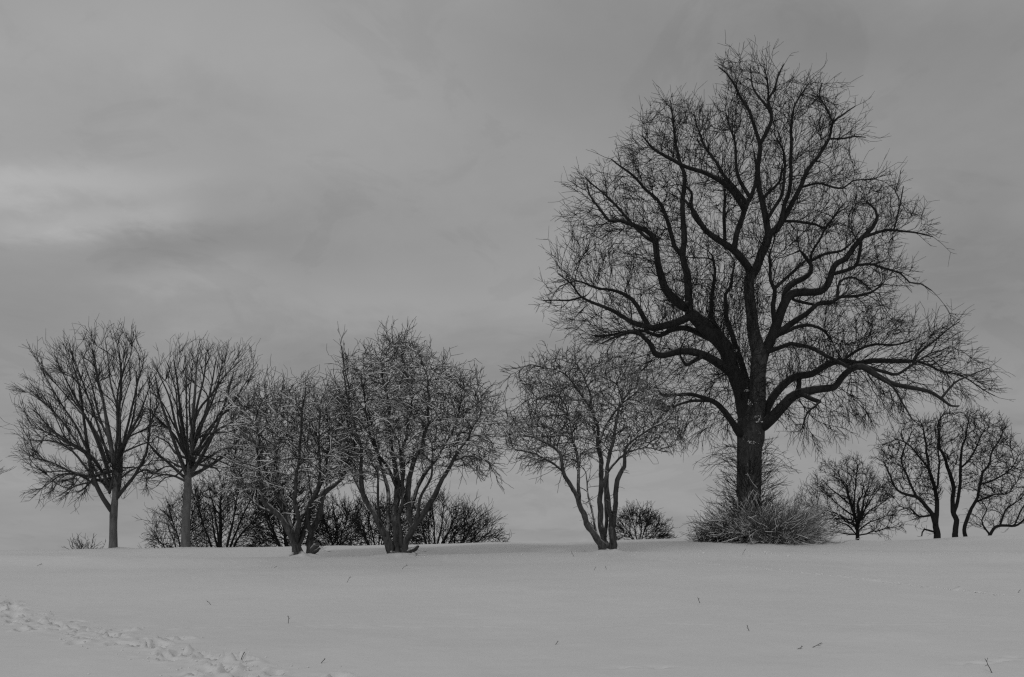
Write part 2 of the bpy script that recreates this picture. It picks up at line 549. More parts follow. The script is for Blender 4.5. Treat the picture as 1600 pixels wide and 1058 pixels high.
# ------------------------------------------------------------------ trees
def grow_tree(name, label, Y, limbs, outline, rng, *, cat='tree', group=None, step=0.2, n_attr=3000, kill=2.0, depth_k=0.75,
              inertia=0.5, trop=(0, 0, 0.05), r_tip=0.008, twig_len=(0.4, 0.8), twig_n=1.5, twig_trop=(0, 0, .1), twig_r=0.0065,
              sub_n=2.0, wiggle=.2, mats=('lime_bark', 'lime_limb', 'lime_twig'), margin=0.6, trunk_n=1, kids=True, angle=(.5, 1.0),
              pipe=2.4, rough=.06, jit=0.12, droop_row=None, shell=0.0, centre=None, radial=0.0, twig_radial=0.0, gnarl=0.6, ridge=None, girth=1.0):
    """limbs: list of (points [(px,py,r_px)...], slope); the first trunk_n are trunks that rise from the ground.
    Every limb is given its own depth, the crown is filled by growing branches towards points spread through its volume."""
    mpp = Y / F
    pos, par, rad, lid = [], [], [], []
    pix = []
    dep = []
    for li, (pts, slope) in enumerate(limbs):
        p = np.asarray(pts, float) * np.array([1, 1, girth])
        if li < trunk_n:
            d0 = 0.0 if li == 0 else rng.uniform(-.15, .15)
            parent = -1
            if li > 0 and slope is not None and slope == 'same':
                slope = 0.0
        else:
            pp = np.asarray(pix)
            dd = np.hypot(pp[:, 0] - p[0, 0], pp[:, 1] - p[0, 1]) - 0.5 * np.asarray(rad) / mpp
            parent = int(np.argmin(dd))
            d0 = dep[parent]
            if dd[parent] > -1e9:
                p = np.vstack([[pp[parent, 0], pp[parent, 1], min(p[0, 2] * 1.25, rad[parent] / mpp)], p])
        if slope is None:
            slope = rng.uniform(.2, .75) * rng.choice([-1, 1])
        c = catmull(p, step / mpp * (0.7 if li < trunk_n else 0.9))
        gn = rng.normal(size=(len(c) + 4, 2))
        gn = (gn[:-4] + 2 * gn[1:-3] + 3 * gn[2:-2] + 2 * gn[3:-1] + gn[4:]) / 4.4 * gnarl
        gn *= np.clip(np.arange(len(c)) / 4, 0, 1)[:, None]
        c[:, :2] += gn
        seg = np.concatenate([[0], np.cumsum(np.hypot(np.diff(c[:, 0]), np.diff(c[:, 1])))]) * mpp
        wob = np.cumsum(rng.normal(size=len(c))) * 0.02
        dz = d0 + slope * seg + wob - wob[0]
        start = 0 if parent < 0 else 1
        prev = parent
        for k in range(start, len(c)):
            pos.append(P(c[k, 0], c[k, 1], Y + dz[k]))
            par.append(prev)
            rad.append(max(c[k, 2], .5) * mpp)
            lid.append(li)
            pix.append(c[k, :2])
            dep.append(dz[k])
            prev = len(pos) - 1
    n_skel = len(pos)
    # --- points to grow towards
    poly = np.asarray(outline, float)
    lo, hi = poly.min(0), poly.max(0)
    ax, ay = [], []
    while len(ax) < n_attr:
        x = rng.uniform(lo[0], hi[0], n_attr * 3)
        y = rng.uniform(lo[1], hi[1], n_attr * 3)
        ok = in_poly(x, y, poly)
        ds = poly_dist(x, y, poly)
        ok &= ds > margin * np.mean(twig_len) / mpp * rng.uniform(.5, 1.2, len(x))
        if shell > 0:
            ok &= rng.uniform(size=len(x)) < np.exp(-ds * mpp / shell) + .35
        ax.extend(x[ok]); ay.extend(y[ok])
    ax, ay = np.array(ax[:n_attr]), np.array(ay[:n_attr])
    # half-depth of the crown from the row and column extents of its outline
    rows = np.linspace(lo[1], hi[1], 120)
    gx = np.linspace(lo[0], hi[0], 160)
    GX, GY = np.meshgrid(gx, rows)
    ins = in_poly(GX.ravel(), GY.ravel(), poly).reshape(GX.shape)
    xl = np.array([gx[r][0] if r.any() else 0 for r in ins])
    xr = np.array([gx[r][-1] if r.any() else 0 for r in ins])
    yt = np.array([rows[c][0] if c.any() else 0 for c in ins.T])
    yb = np.array([rows[c][-1] if c.any() else 0 for c in ins.T])
    hl, hr = np.interp(ay, rows, xl), np.interp(ay, rows, xr)
    vt, vb = np.interp(ax, gx, yt), np.interp(ax, gx, yb)
    h1 = np.sqrt(np.maximum((ax - hl) * (hr - ax), 4))
    h2 = np.sqrt(np.maximum((ay - vt) * (vb - ay), 4)) * 1.15
    half = np.minimum(h1, h2) * depth_k * mpp
    dz = half * np.sign(rng.uniform(-1, 1, n_attr)) * rng.uniform(0, 1, n_attr) ** 0.7
    YY = Y + dz
    A = np.stack([(ax - 800) / F * YY, YY, EYE + (HY - ay) / F * YY], -1)
    # --- grow
    pos_a = np.zeros((60000, 3)); pos_a[:n_skel] = pos
    dir_a = np.zeros((60000, 3))
    for i in range(n_skel):
        if par[i] >= 0:
            dir_a[i] = pos_a[i] - pos_a[par[i]]
    dir_a[:n_skel] = unit(dir_a[:n_skel])
    par_a = np.full(60000, -1); par_a[:n_skel] = par
    kid_n = np.zeros(60000, int)
    n = n_skel
    cand = np.array([i for i in range(n_skel) if not (lid[i] < trunk_n and pix[i][1] > hi[1] - 0.02 * (hi[1] - lo[1]))])
    near = np.zeros(n_attr, int)
    dist = np.full(n_attr, 1e9)

    def upd(ids):
        nonlocal near, dist
        for c0 in range(0, len(ids), 800):
            s = ids[c0:c0 + 800]
            B = pos_a[s]
            d2 = (A ** 2).sum(1)[:, None] + (B ** 2).sum(1)[None] - 2 * A @ B.T
            j = np.argmin(d2, 1)
            m = np.sqrt(np.maximum(d2[np.arange(len(A)), j], 0))
            b = m < dist
            near = np.where(b, s[j], near)
            dist = np.where(b, m, dist)
    if len(cand) == 0:
        cand = np.arange(n_skel)
    upd(cand)
    tr = np.asarray(trop, float)
    kd = kill * step
    cen = P(*(centre or (pix[0][0], hi[1] - .12 * (hi[1] - lo[1]))), Y)
    for it in range(140):
        live = dist > kd
        A, near, dist = A[live], near[live], dist[live]
        if len(A) == 0 or n > 58000:
            break
        hosts = np.unique(near)
        hosts = hosts[kid_n[hosts] < 4]
        if len(hosts) == 0:
            break
        inv = np.full(n, -1); inv[hosts] = np.arange(len(hosts))
        g = inv[near]
        ok = g >= 0
        acc = np.zeros((len(hosts), 3))
        np.add.at(acc, g[ok], unit(A[ok] - pos_a[near[ok]]))
        d = unit(acc) + inertia * dir_a[hosts] + tr + radial * unit(pos_a[hosts] - cen) + rng.normal(size=acc.shape) * jit
        d = unit(d)
        k = len(hosts)
        new = np.arange(n, n + k)
        pos_a[new] = pos_a[hosts] + d * step
        dir_a[new] = d
        par_a[new] = hosts
        kid_n[hosts] += 1
        n += k
        upd(new)
    P_, par_, dirs = pos_a[:n], par_a[:n], dir_a[:n]
    # --- thickness of the grown branches: pipe model, capped by what they grow from
    R = np.zeros(n)
    acc = np.zeros(n)
    for i in range(n - 1, n_skel - 1, -1):
        R[i] = max(r_tip, acc[i] ** (1 / pipe))
        acc[par_[i]] += R[i] ** pipe
    R[:n_skel] = rad
    for i in range(n_skel, n):
        R[i] = min(R[i], R[par_[i]] * .9)
    R[n_skel:] = np.maximum(R[n_skel:], r_tip * .8)
    # --- objects
    p0 = P_[0]
    root = empty(name, (p0[0], p0[1], p0[2]), label, cat, group)
    lid = np.asarray(lid)
    for li in range(len(limbs)):
        ids = np.nonzero(lid == li)[0]
        pts = P_[ids]
        rr = np.asarray(rad)[ids].copy()
        pr = par_[ids[0]]
        if pr >= 0:
            pts = np.vstack([P_[pr], pts])
            rr = np.concatenate([[min(rr[0] * 1.3, rad[pr])], rr])
        if len(pts) < 2:
            continue
        tb = Tubes()
        big = rr.max()
        tb.add(pts[None], rr[None], 18 if big > .25 else 12 if big > .09 else 8, rough if big > .03 else rough * .5, rng)
        tb.build('trunk' if li < trunk_n else 'limb', M[mats[0]] if li < trunk_n else M[mats[1]], root)
    # grown branches as chains
    child = [[] for _ in range(n)]
    for i in range(n_skel, n):
        child[par_[i]].append(i)
    chains = []
    stack = [c for i in range(n_skel) for c in child[i]]
    while stack:
        s = stack.pop()
        ch = [par_[s], s]
        while child[ch[-1]]:
            cs = child[ch[-1]]
            b = max(cs, key=lambda q: R[q])
            stack.extend(q for q in cs if q != b)
            ch.append(b)
        chains.append(ch)
    tb = Tubes()
    bylen = {}
    for ch in chains:
        bylen.setdefault(len(ch), []).append(ch)
    for L, cs in bylen.items():
        ids = np.array(cs)
        rr = R[ids].copy()
        rr[:, 0] = np.minimum(rr[:, 1] * 1.25, R[ids[:, 0]])
        thick = rr.max(1) > .03
        for sel, sides in ((thick, 6), (~thick, 4)):
            if sel.any():
                tb.add(P_[ids[sel]], rr[sel], sides, cap=False)
    # --- twigs
    isn = np.arange(n)
    tipmask = np.array([len(child[i]) == 0 for i in range(n)])
    hostw = np.zeros(n)
    hostw[n_skel:] = np.where(R[n_skel:] < r_tip * 5, 1.0, 0.35)
    thin_skel = (np.asarray(rad) < max(.055, r_tip * 4))
    hostw[:n_skel][thin_skel] = .8
    hostw[:n_skel][lid < trunk_n] = 0
    cnt = rng.poisson(hostw * twig_n)
    cnt[tipmask & (isn >= n_skel)] += 2
    h = np.repeat(isn, cnt)
    d0 = dirs[h]
    ang = rng.uniform(angle[0], angle[1], len(h))[:, None]
    tipsel = np.zeros(len(h), bool)
    # one of each tip's twigs carries straight on
    first = np.concatenate([[True], h[1:] != h[:-1]]) if len(h) else np.zeros(0, bool)
    tipsel = first & tipmask[h] & (h >= n_skel)
    ang[tipsel] *= .2
    pd = perp(d0, rng)
    td = np.cos(ang) * d0 + np.sin(ang) * pd
    L = rng.uniform(*twig_len, len(h)) * np.where(R[h] > r_tip * 5, .7, 1.0)
    tz = np.array(twig_trop, float)[None, :] * np.ones((len(h), 1))
    if droop_row is not None:
        zr = EYE + (HY - droop_row[0]) / F * Y
        zr2 = EYE + (HY - droop_row[1]) / F * Y
        w = np.clip((zr - P_[h][:, 2]) / (zr - zr2), 0, 1)[:, None]
        tz = tz * (1 - w) + np.array([[0, 0, -.16]]) * w
    td = unit(td + twig_radial * unit(P_[h] - cen))
    base = P_[h]
    r0 = np.minimum(np.maximum(twig_r * 1.25, 0), R[h])
    tp, trd, tdd = twig_chains(base, td, L, r0, twig_r * .7, 5, rng, wiggle, tz)
    tb.add(tp, trd, 3, cap=False)
    if sub_n > 0 and len(h):
        for lvl, (nn, fl) in enumerate(((sub_n, .5),)):
            c2 = rng.poisson(nn, len(h))
            hh = np.repeat(np.arange(len(h)), c2)
            kk = rng.integers(1, 5, len(hh))
            b2 = tp[hh, kk]
            dd = tdd[hh, kk]
            a2 = rng.uniform(.45, .95, len(hh))[:, None]
            t2 = np.cos(a2) * dd + np.sin(a2) * perp(dd, rng)
            l2 = L[hh] * rng.uniform(.25, .6, len(hh))
            q2, r2, _ = twig_chains(b2, t2, l2, np.full(len(hh), twig_r * .85), twig_r * .6, 3, rng, wiggle, tz[hh])
            tb.add(q2, r2, 3, cap=False)
    tb.build('crown', M[mats[2]], root)
    if ridge:
        # snow lying along the tops of the flatter twigs and branches
        fr, rs = ridge
        sb = Tubes()
        flat = np.abs(tdd).mean(1)[:, 2] < .72
        m = flat & (rng.uniform(size=len(h)) < fr)
        pr = tp[m].copy()
        pr[:, :, 2] += trd[m] * .7 + rs * .35
        wv = rs * rng.uniform(.6, 1.25, (m.sum(), 5)) * np.array([[.6, 1, 1, .9, .35]])
        sb.add(pr, wv, 4, cap=False)
        for Lc, cs in bylen.items():
            ids = np.array(cs)
            m = rng.uniform(size=len(ids)) < fr
            if not m.any():
                continue
            pr = P_[ids[m]].copy()
            rr = R[ids[m]]
            dzv = np.abs(np.gradient(pr[:, :, 2], axis=1)) / step
            pr[:, :, 2] += rr * .75 + rs * .2
            wv = np.maximum(rs, rr * .55) * np.clip(1.5 - 1.6 * dzv, .05, 1) * rng.uniform(.6, 1.2, rr.shape)
            sb.add(pr, wv, 4, cap=False)
        for li in range(len(limbs)):
            # and on the upper side of the leaning stems
            ids = np.nonzero(lid == li)[0]
            if len(ids) < 5:
                continue
            pr, rr = P_[ids], np.asarray(rad)[ids]
            d = unit(np.gradient(pr, axis=0))
            up = np.array([[0, 0, 1.0]]) - d * d[:, 2:3]
            tilt = np.linalg.norm(up, axis=1)
            on = np.clip(tilt * 1.8 - .25, 0, 1) * np.clip(rng.normal(.55, .5, len(ids)), .02, 1)
            on = np.convolve(on, [.25, .5, .25], 'same')
            sb.add((pr + unit(up) * (rr * .92)[:, None] - unit(up) * (.5 * rr * .35 * (1 - on))[:, None])[None], (np.maximum(rr * .32 * on * fr * 1.6, .002))[None], 5)
        sb.build('snow_cover', M['snow_loose'], root)['kind'] = 'stuff'
    print(name, 'nodes', n, 'twigs', len(h), 'crown verts', tb.n)
    return root, P_, R


def on_ground(px, Y, dip=4):
    """photo row of the ground at a column and distance, a few pixels into the snow"""
    X = (px - 800) / F * Y
    return HY - (ground_z(X, Y) - EYE) * F / Y + dip


R_ = np.random.default_rng

# ---- the tall lime
YL = 32.0
g = on_ground(1172, YL, 6)
lime = [
    ([(1172, g, 30), (1172, 836, 22), (1172, 800, 19.5), (1171, 740, 19), (1171, 705, 19.5), (1172, 672, 22), (1178, 640, 17), (1184, 605, 13), (1185, 567, 12), (1184, 546, 11.5),
      (1177, 515, 9.5), (1172, 476, 8.5), (1170, 446, 8), (1174, 428, 8)], 0.02),
    ([(1165, 655, 12), (1157, 612, 11), (1146, 582, 11), (1137, 552, 11), (1128, 537, 11.5), (1111, 521, 11.5), (1093, 503, 10.5), (1078, 489, 9)], -0.12),          # left stem
    ([(1076, 476, 6), (1075, 445, 6), (1067, 402, 5), (1069, 370, 4.5), (1066, 332, 4), (1066, 307, 3.6), (1070, 275, 3), (1062, 252, 2.5), (1054, 210, 1.8), (1050, 180, 1.3), (1047, 158, .9)], .12),
    ([(1069, 480, 7.5), (1057, 470, 7), (1040, 450, 5.8), (1030, 420, 5), (1024, 382, 4.4), (1020, 369, 3.6), (1000, 355, 3.2), (970, 345, 2.6), (952, 345, 2.2), (937, 327, 1.8), (922, 305, 1.3), (917, 285, .9)], -.35),
    ([(1066, 398, 4), (1055, 387, 3.4), (1049, 365, 3.2), (1040, 337, 2.8), (1027, 312, 2.4), (1007, 295, 2), (992, 277, 1.8), (970, 260, 1.3), (955, 249, .9)], -.5),
    ([(1022, 378, 3), (1006, 368, 2.6), (985, 345, 2.3), (965, 322, 1.9), (940, 300, 1.4), (915, 278, 1)], .5),
    ([(1080, 493, 6.5), (1064, 501, 6), (1042, 508, 5.6), (1020, 512, 5), (997, 506, 4.2), (983, 501, 3.6), (961, 488, 3), (931, 474, 2.4), (908, 463, 1.8), (893, 445, 1.2), (872, 428, .8)], .3),
    ([(1014, 510, 4), (1001, 488, 3.6), (988, 469, 3.2), (974, 460, 2.8), (956, 454, 2.2), (929, 450, 1.6), (900, 440, 1), (875, 447, .8)], -.4),
    ([(910, 464, 1.6), (890, 470, 1.5), (868, 470, 1.2), (848, 470, .9)], .2),
    ([(1112, 530, 5.5), (1098, 524, 5), (1074, 513, 4.4), (1047, 515, 3.8), (1029, 523, 3.2), (1010, 518, 2.6), (985, 517, 2), (960, 522, 1.5), (930, 528, 1)], .55),
    ([(1140, 580, 7.5), (1131, 573, 7), (1108, 558, 6.3), (1081, 549, 5.8), (1056, 551, 5.2), (1038, 556, 4.8), (1024, 553, 4.4), (1018, 540, 3.8), (1008, 529, 3.2), (992, 519, 2.6), (965, 525, 1.8), (940, 538, 1.2)], -.5),
    ([(1100, 555, 4), (1084, 564, 3.2), (1072, 570, 2.6), (1063, 558, 1.6)], -.8),
    ([(1155, 676, 7), (1147, 664, 5.2), (1135, 646, 4.6), (1119, 630, 3.9), (1097, 621, 3.2), (1079, 616, 2.8), (1058, 617, 2.2), (1035, 617, 1.6), (1024, 600, 1)], -.6),
    ([(1108, 626, 2.6), (1085, 626, 2.2), (1065, 631, 1.8), (1047, 640, 1.3), (1026, 655, .8)], .4),
    ([(1123, 515, 4), (1111, 497, 3.4), (1114, 461, 3), (1117, 431, 2.4), (1113, 400, 1.8)], .35),
    ([(1176, 622, 6), (1166, 596, 5), (1157, 564, 4.5), (1145, 527, 4.2), (1135, 497, 3.6), (1133, 461, 2.8), (1141, 449, 2.4), (1148, 413, 1.6)], .3),
    # leader, left fork
    ([(1173, 428, 7), (1168, 417, 6.2), (1157, 403, 6), (1145, 390, 5.4), (1120, 372, 4.6), (1102, 360, 4), (1092, 345, 3.4), (1082, 327, 2.8), (1070, 312, 2), (1060, 296, 1.2)], -.2),
    ([(1147, 392, 4.6), (1150, 372, 4.4), (1157, 350, 4.2), (1165, 322, 4), (1172, 308, 3.6), (1178, 290, 2.8), (1183, 262, 2), (1178, 235, 1.2)], .3),
    ([(1163, 328, 4), (1145, 302, 3.6), (1130, 287, 3.4), (1105, 272, 3.2), (1070, 260, 2.8), (1045, 247, 2.4), (1020, 232, 1.8), (1003, 212, 1.1)], -.25),
    ([(1167, 318, 3.6), (1150, 297, 3.2), (1132, 277, 2.8), (1120, 255, 2.3), (1100, 230, 1.8), (1090, 200, 1.2), (1085, 175, .8)], .3),
    ([(1172, 309, 3.4), (1160, 290, 3), (1152, 270, 2.6), (1150, 235, 2.1), (1144, 210, 1.7), (1135, 180, 1.1)], .1),
    ([(1102, 360, 2.6), (1082, 335, 2.3), (1079, 300, 2), (1066, 290, 1)], .6),
    ([(1133, 382, 3), (1132, 340, 2.6), (1134, 310, 2), (1132, 290, 1.3)], -.5),
    # leader, right fork
    ([(1176, 428, 7.5), (1182, 419, 7), (1188, 400, 7), (1197, 380, 6.8), (1201, 366, 6), (1199, 358, 5.2), (1195, 335, 4.8), (1190, 312, 4.4), (1186, 290, 4.2), (1184, 263, 4), (1186, 240, 3.8), (1187, 225, 3.2), (1178, 196, 2.6),
      (1170, 172, 2.3), (1157, 152, 2), (1147, 132, 1.7), (1135, 115, 1.2), (1122, 104, .8)], .08),
    ([(1187, 226, 3.2), (1197, 210, 3), (1205, 187, 2.7), (1204, 172, 2.4), (1200, 157, 2), (1210, 137, 1.7), (1215, 117, 1.4), (1224, 100, .9)], -.2),
    ([(1203, 172, 2), (1186, 152, 1.8), (1175, 135, 1.4), (1172, 105, .9)], .5),
    ([(1200, 157, 1.7), (1200, 135, 1.4), (1194, 108, .9)], -.5),
    ([(1201, 366, 6), (1211, 360, 5.6), (1220, 349, 5), (1231, 331, 4.3), (1242, 310, 3.8), (1251, 290, 3.5), (1262, 266, 3.2), (1282, 240, 2.8), (1295, 217, 2.3), (1302, 192, 1.8), (1320, 177, 1.3), (1336, 166, .8)], .3),
    ([(1296, 217, 1.8), (1318, 217, 1.5), (1335, 213, 1.2), (1352, 214, .8)], .2),
    ([(1302, 192, 1.6), (1290, 170, 1.4), (1280, 150, 1), (1284, 130, .8)], .5),
    ([(1222, 346, 4), (1226, 322, 3.6), (1233, 300, 3.2), (1236, 265, 2.8), (1236, 222, 2.3), (1236, 195, 1.9), (1240, 170, 1.5), (1250, 150, 1.2), (1260, 132, .8)], -.25),
    ([(1197, 345, 3.2), (1211, 324, 2.8), (1222, 304, 2.6), (1225, 275, 2.3), (1226, 240, 1.8), (1214, 218, 1.2)], .5),
    ([(1191, 312, 2.6), (1202, 299, 2.3), (1218, 284, 2), (1222, 262, 1.6)], -.6),
    ([(1250, 293, 2.2), (1265, 290, 1.9), (1283, 288, 1.7), (1317, 294, 1.4), (1333, 283, 1.1), (1365, 280, .8)], -.4),
    ([(1222, 346, 2.4), (1247, 347, 2.1), (1274, 350, 1.9), (1290, 356, 1.7), (1305, 334, 1.3), (1324, 315, .9)], .6),
    # right-hand stem
    ([(1187, 572, 10), (1194, 553, 8.5), (1203, 534, 8), (1211, 514, 8), (1219, 490, 7.5), (1226, 472, 7.2), (1236, 461, 6.8), (1260, 456, 6.2), (1283, 454, 6), (1294, 444, 5.6), (1299, 427, 5.2), (1306, 412, 4.6), (1322, 403, 4.4),
      (1333, 387, 4.2), (1347, 371, 4), (1364, 356, 3.4), (1372, 340, 2.6), (1369, 328, 2), (1354, 315, 1.2)], .15),
    ([(1348, 371, 2.8), (1381, 362, 2.3), (1406, 360, 1.8), (1437, 364, 1.3), (1458, 369, .8)], -.3),
    ([(1396, 361, 1.6), (1402, 335, 1.4), (1408, 308, 1.1), (1412, 290, .8)], .3),
    ([(1299, 428, 3.4), (1315, 424, 3.1), (1335, 416, 2.8), (1341, 401, 2.6), (1345, 378, 2.4)], -.5),
    ([(1336, 415, 2.2), (1358, 413, 2), (1381, 418, 1.7), (1408, 428, 1.4), (1422, 442, 1.2), (1440, 444, 1), (1456, 455, .7)], .3),
    ([(1226, 470, 6), (1229, 451, 5.2), (1242, 440, 4.8), (1256, 435, 4.4), (1266, 426, 4), (1268, 415, 3.5), (1259, 404, 2.8), (1250, 392, 1.8), (1240, 396, 1)], .5),
    ([(1264, 409, 2.6), (1288, 396, 2.3), (1315, 391, 2), (1330, 380, 1.5)], .2),
    ([(1266, 409, 2.3), (1268, 396, 2), (1283, 371, 1.8), (1292, 353, 1.4), (1312, 330, .9)], -.4),
    ([(1212, 508, 4.6), (1209, 490, 4), (1208, 476, 3.6), (1211, 452, 3.2), (1204, 437, 2.7), (1202, 400, 1.8)], -.5),
    ([(1211, 450, 2.7), (1227, 437, 2.5), (1242, 424, 2.3), (1258, 409, 2)], .5),
    ([(1208, 526, 5.5), (1220, 518, 5), (1241, 503, 4.6), (1261, 489, 3.8), (1278, 475, 3.2), (1301, 472, 2.8), (1312, 464, 2.5), (1341, 462, 2.1), (1367, 453, 1.5), (1380, 442, .9)], -.4),
    ([(1308, 466, 2.3), (1310, 447, 2.1), (1318, 436, 1.9), (1335, 434, 1.6), (1352, 445, 1.2), (1364, 454, .8)], .4),
    ([(1214, 524, 3.6), (1232, 517, 3.1), (1255, 509, 2.7), (1269, 508, 2.4), (1289, 518, 2), (1301, 534, 1.4)], .5),
    ([(1240, 468, 2.5), (1255, 472, 2.3), (1275, 476, 2), (1300, 474, 1.6)], .2),
    ([(1198, 550, 4), (1223, 542, 3.4), (1235, 538, 3.3), (1264, 542, 3), (1289, 554, 2.9), (1312, 566, 2.6), (1330, 576, 2)], -.7),
    # lower right limbs
    ([(1190, 660, 8), (1197, 641, 6.8), (1206, 621, 6.4), (1223, 601, 6.2), (1241, 589, 6), (1269, 585, 5.5), (1290, 572, 5.2), (1312, 565, 5.2), (1341, 569, 5), (1358, 565, 4.4), (1399, 565, 3.6), (1427, 564, 2.8), (1434, 553, 2.2), (1456, 535, 1.6),
      (1480, 515, 1), (1500, 503, .8)], .35),
    ([(1430, 564, 2), (1450, 570, 1.8), (1471, 580, 1.5), (1500, 586, 1.2), (1530, 605, .9), (1555, 618, .7)], -.3),
    ([(1185, 668, 11), (1203, 656, 9), (1220, 638, 8.2), (1241, 618, 7.2), (1264, 611, 6.4), (1284, 608, 5.8), (1304, 606, 5.2), (1315, 592, 4.8), (1330, 578, 4.6), (1347, 573, 4.6), (1370, 587, 4), (1393, 598, 3.6), (1416, 604, 3.1), (1450, 611, 2.6),
      (1471, 623, 2.1), (1485, 633, 1.6), (1499, 633, 1)], -.35),
    ([(1252, 615, 4.4), (1264, 621, 3.6), (1281, 627, 3)], -.9),
    ([(1248, 590, 4.5), (1249, 602, 4), (1247, 614, 4.5)], 0.0),
    ([(1281, 626, 2.2), (1274, 635, 1.9), (1262, 645, 1.5), (1252, 672, .9)], -.5),
    ([(1471, 622, 1.7), (1491, 598, 1.5), (1508, 590, 1.2), (1542, 576, .8)], .4),
    ([(1352, 572, 3), (1384, 581, 2.6), (1402, 584, 2.3), (1427, 570, 1.9), (1455, 552, 1.2)], .4),
    ([(1318, 563, 2.6), (1341, 546, 2.3), (1370, 538, 2), (1400, 540, 1.6), (1430, 530, 1)], .5),
    ([(1374, 590, 2), (1395, 605, 1.7), (1410, 630, 1.3), (1425, 655, .8)], -.6),
]
lime_out = [(1130, 700), (1085, 716), (1062, 715), (1030, 690), (1000, 640), (965, 610), (915, 560), (880, 530), (850, 500), (832, 475), (842, 455), (862, 420), (852, 400), (880, 370), (872, 330), (884, 300), (890, 262),
            (905, 252), (945, 268), (955, 228), (985, 185), (1000, 168), (1045, 138), (1080, 150), (1108, 160), (1108, 104), (1124, 70), (1150, 78), (1180, 64), (1215, 82), (1246, 92), (1252, 128), (1290, 116), (1322, 142), (1352, 155), (1340, 185),
            (1364, 208), (1352, 245), (1344, 266), (1420, 280), (1448, 335), (1466, 370), (1412, 388), (1445, 425), (1440, 455), (1412, 462), (1440, 488), (1480, 478), (1520, 486), (1528, 530), (1555, 565), (1586, 625), (1545, 632), (1500, 640),
            (1440, 650), (1395, 668), (1340, 680), (1310, 705), (1262, 716), (1215, 690), (1190, 672)]
rl = R_(11)
lime_root, LP, LR = grow_tree('lime_tree', 'tallest tree, a broad bare dark tree with massive forked trunk rising from a bushy base', YL, lime, lime_out, rl, step=.2,
                              n_attr=5600, kill=2.0, depth_k=.55, inertia=.9, trop=(0, 0, .03), r_tip=.009, twig_len=(.4, .88), twig_n=.8, twig_trop=(0, 0, .03), twig_r=.0068,
                              sub_n=3.0, wiggle=.14, margin=1.2, angle=(.35, .85), radial=.35, twig_radial=.45, centre=(1178, 560), jit=.1, pipe=2.15, droop_row=(560, 640), rough=.05)


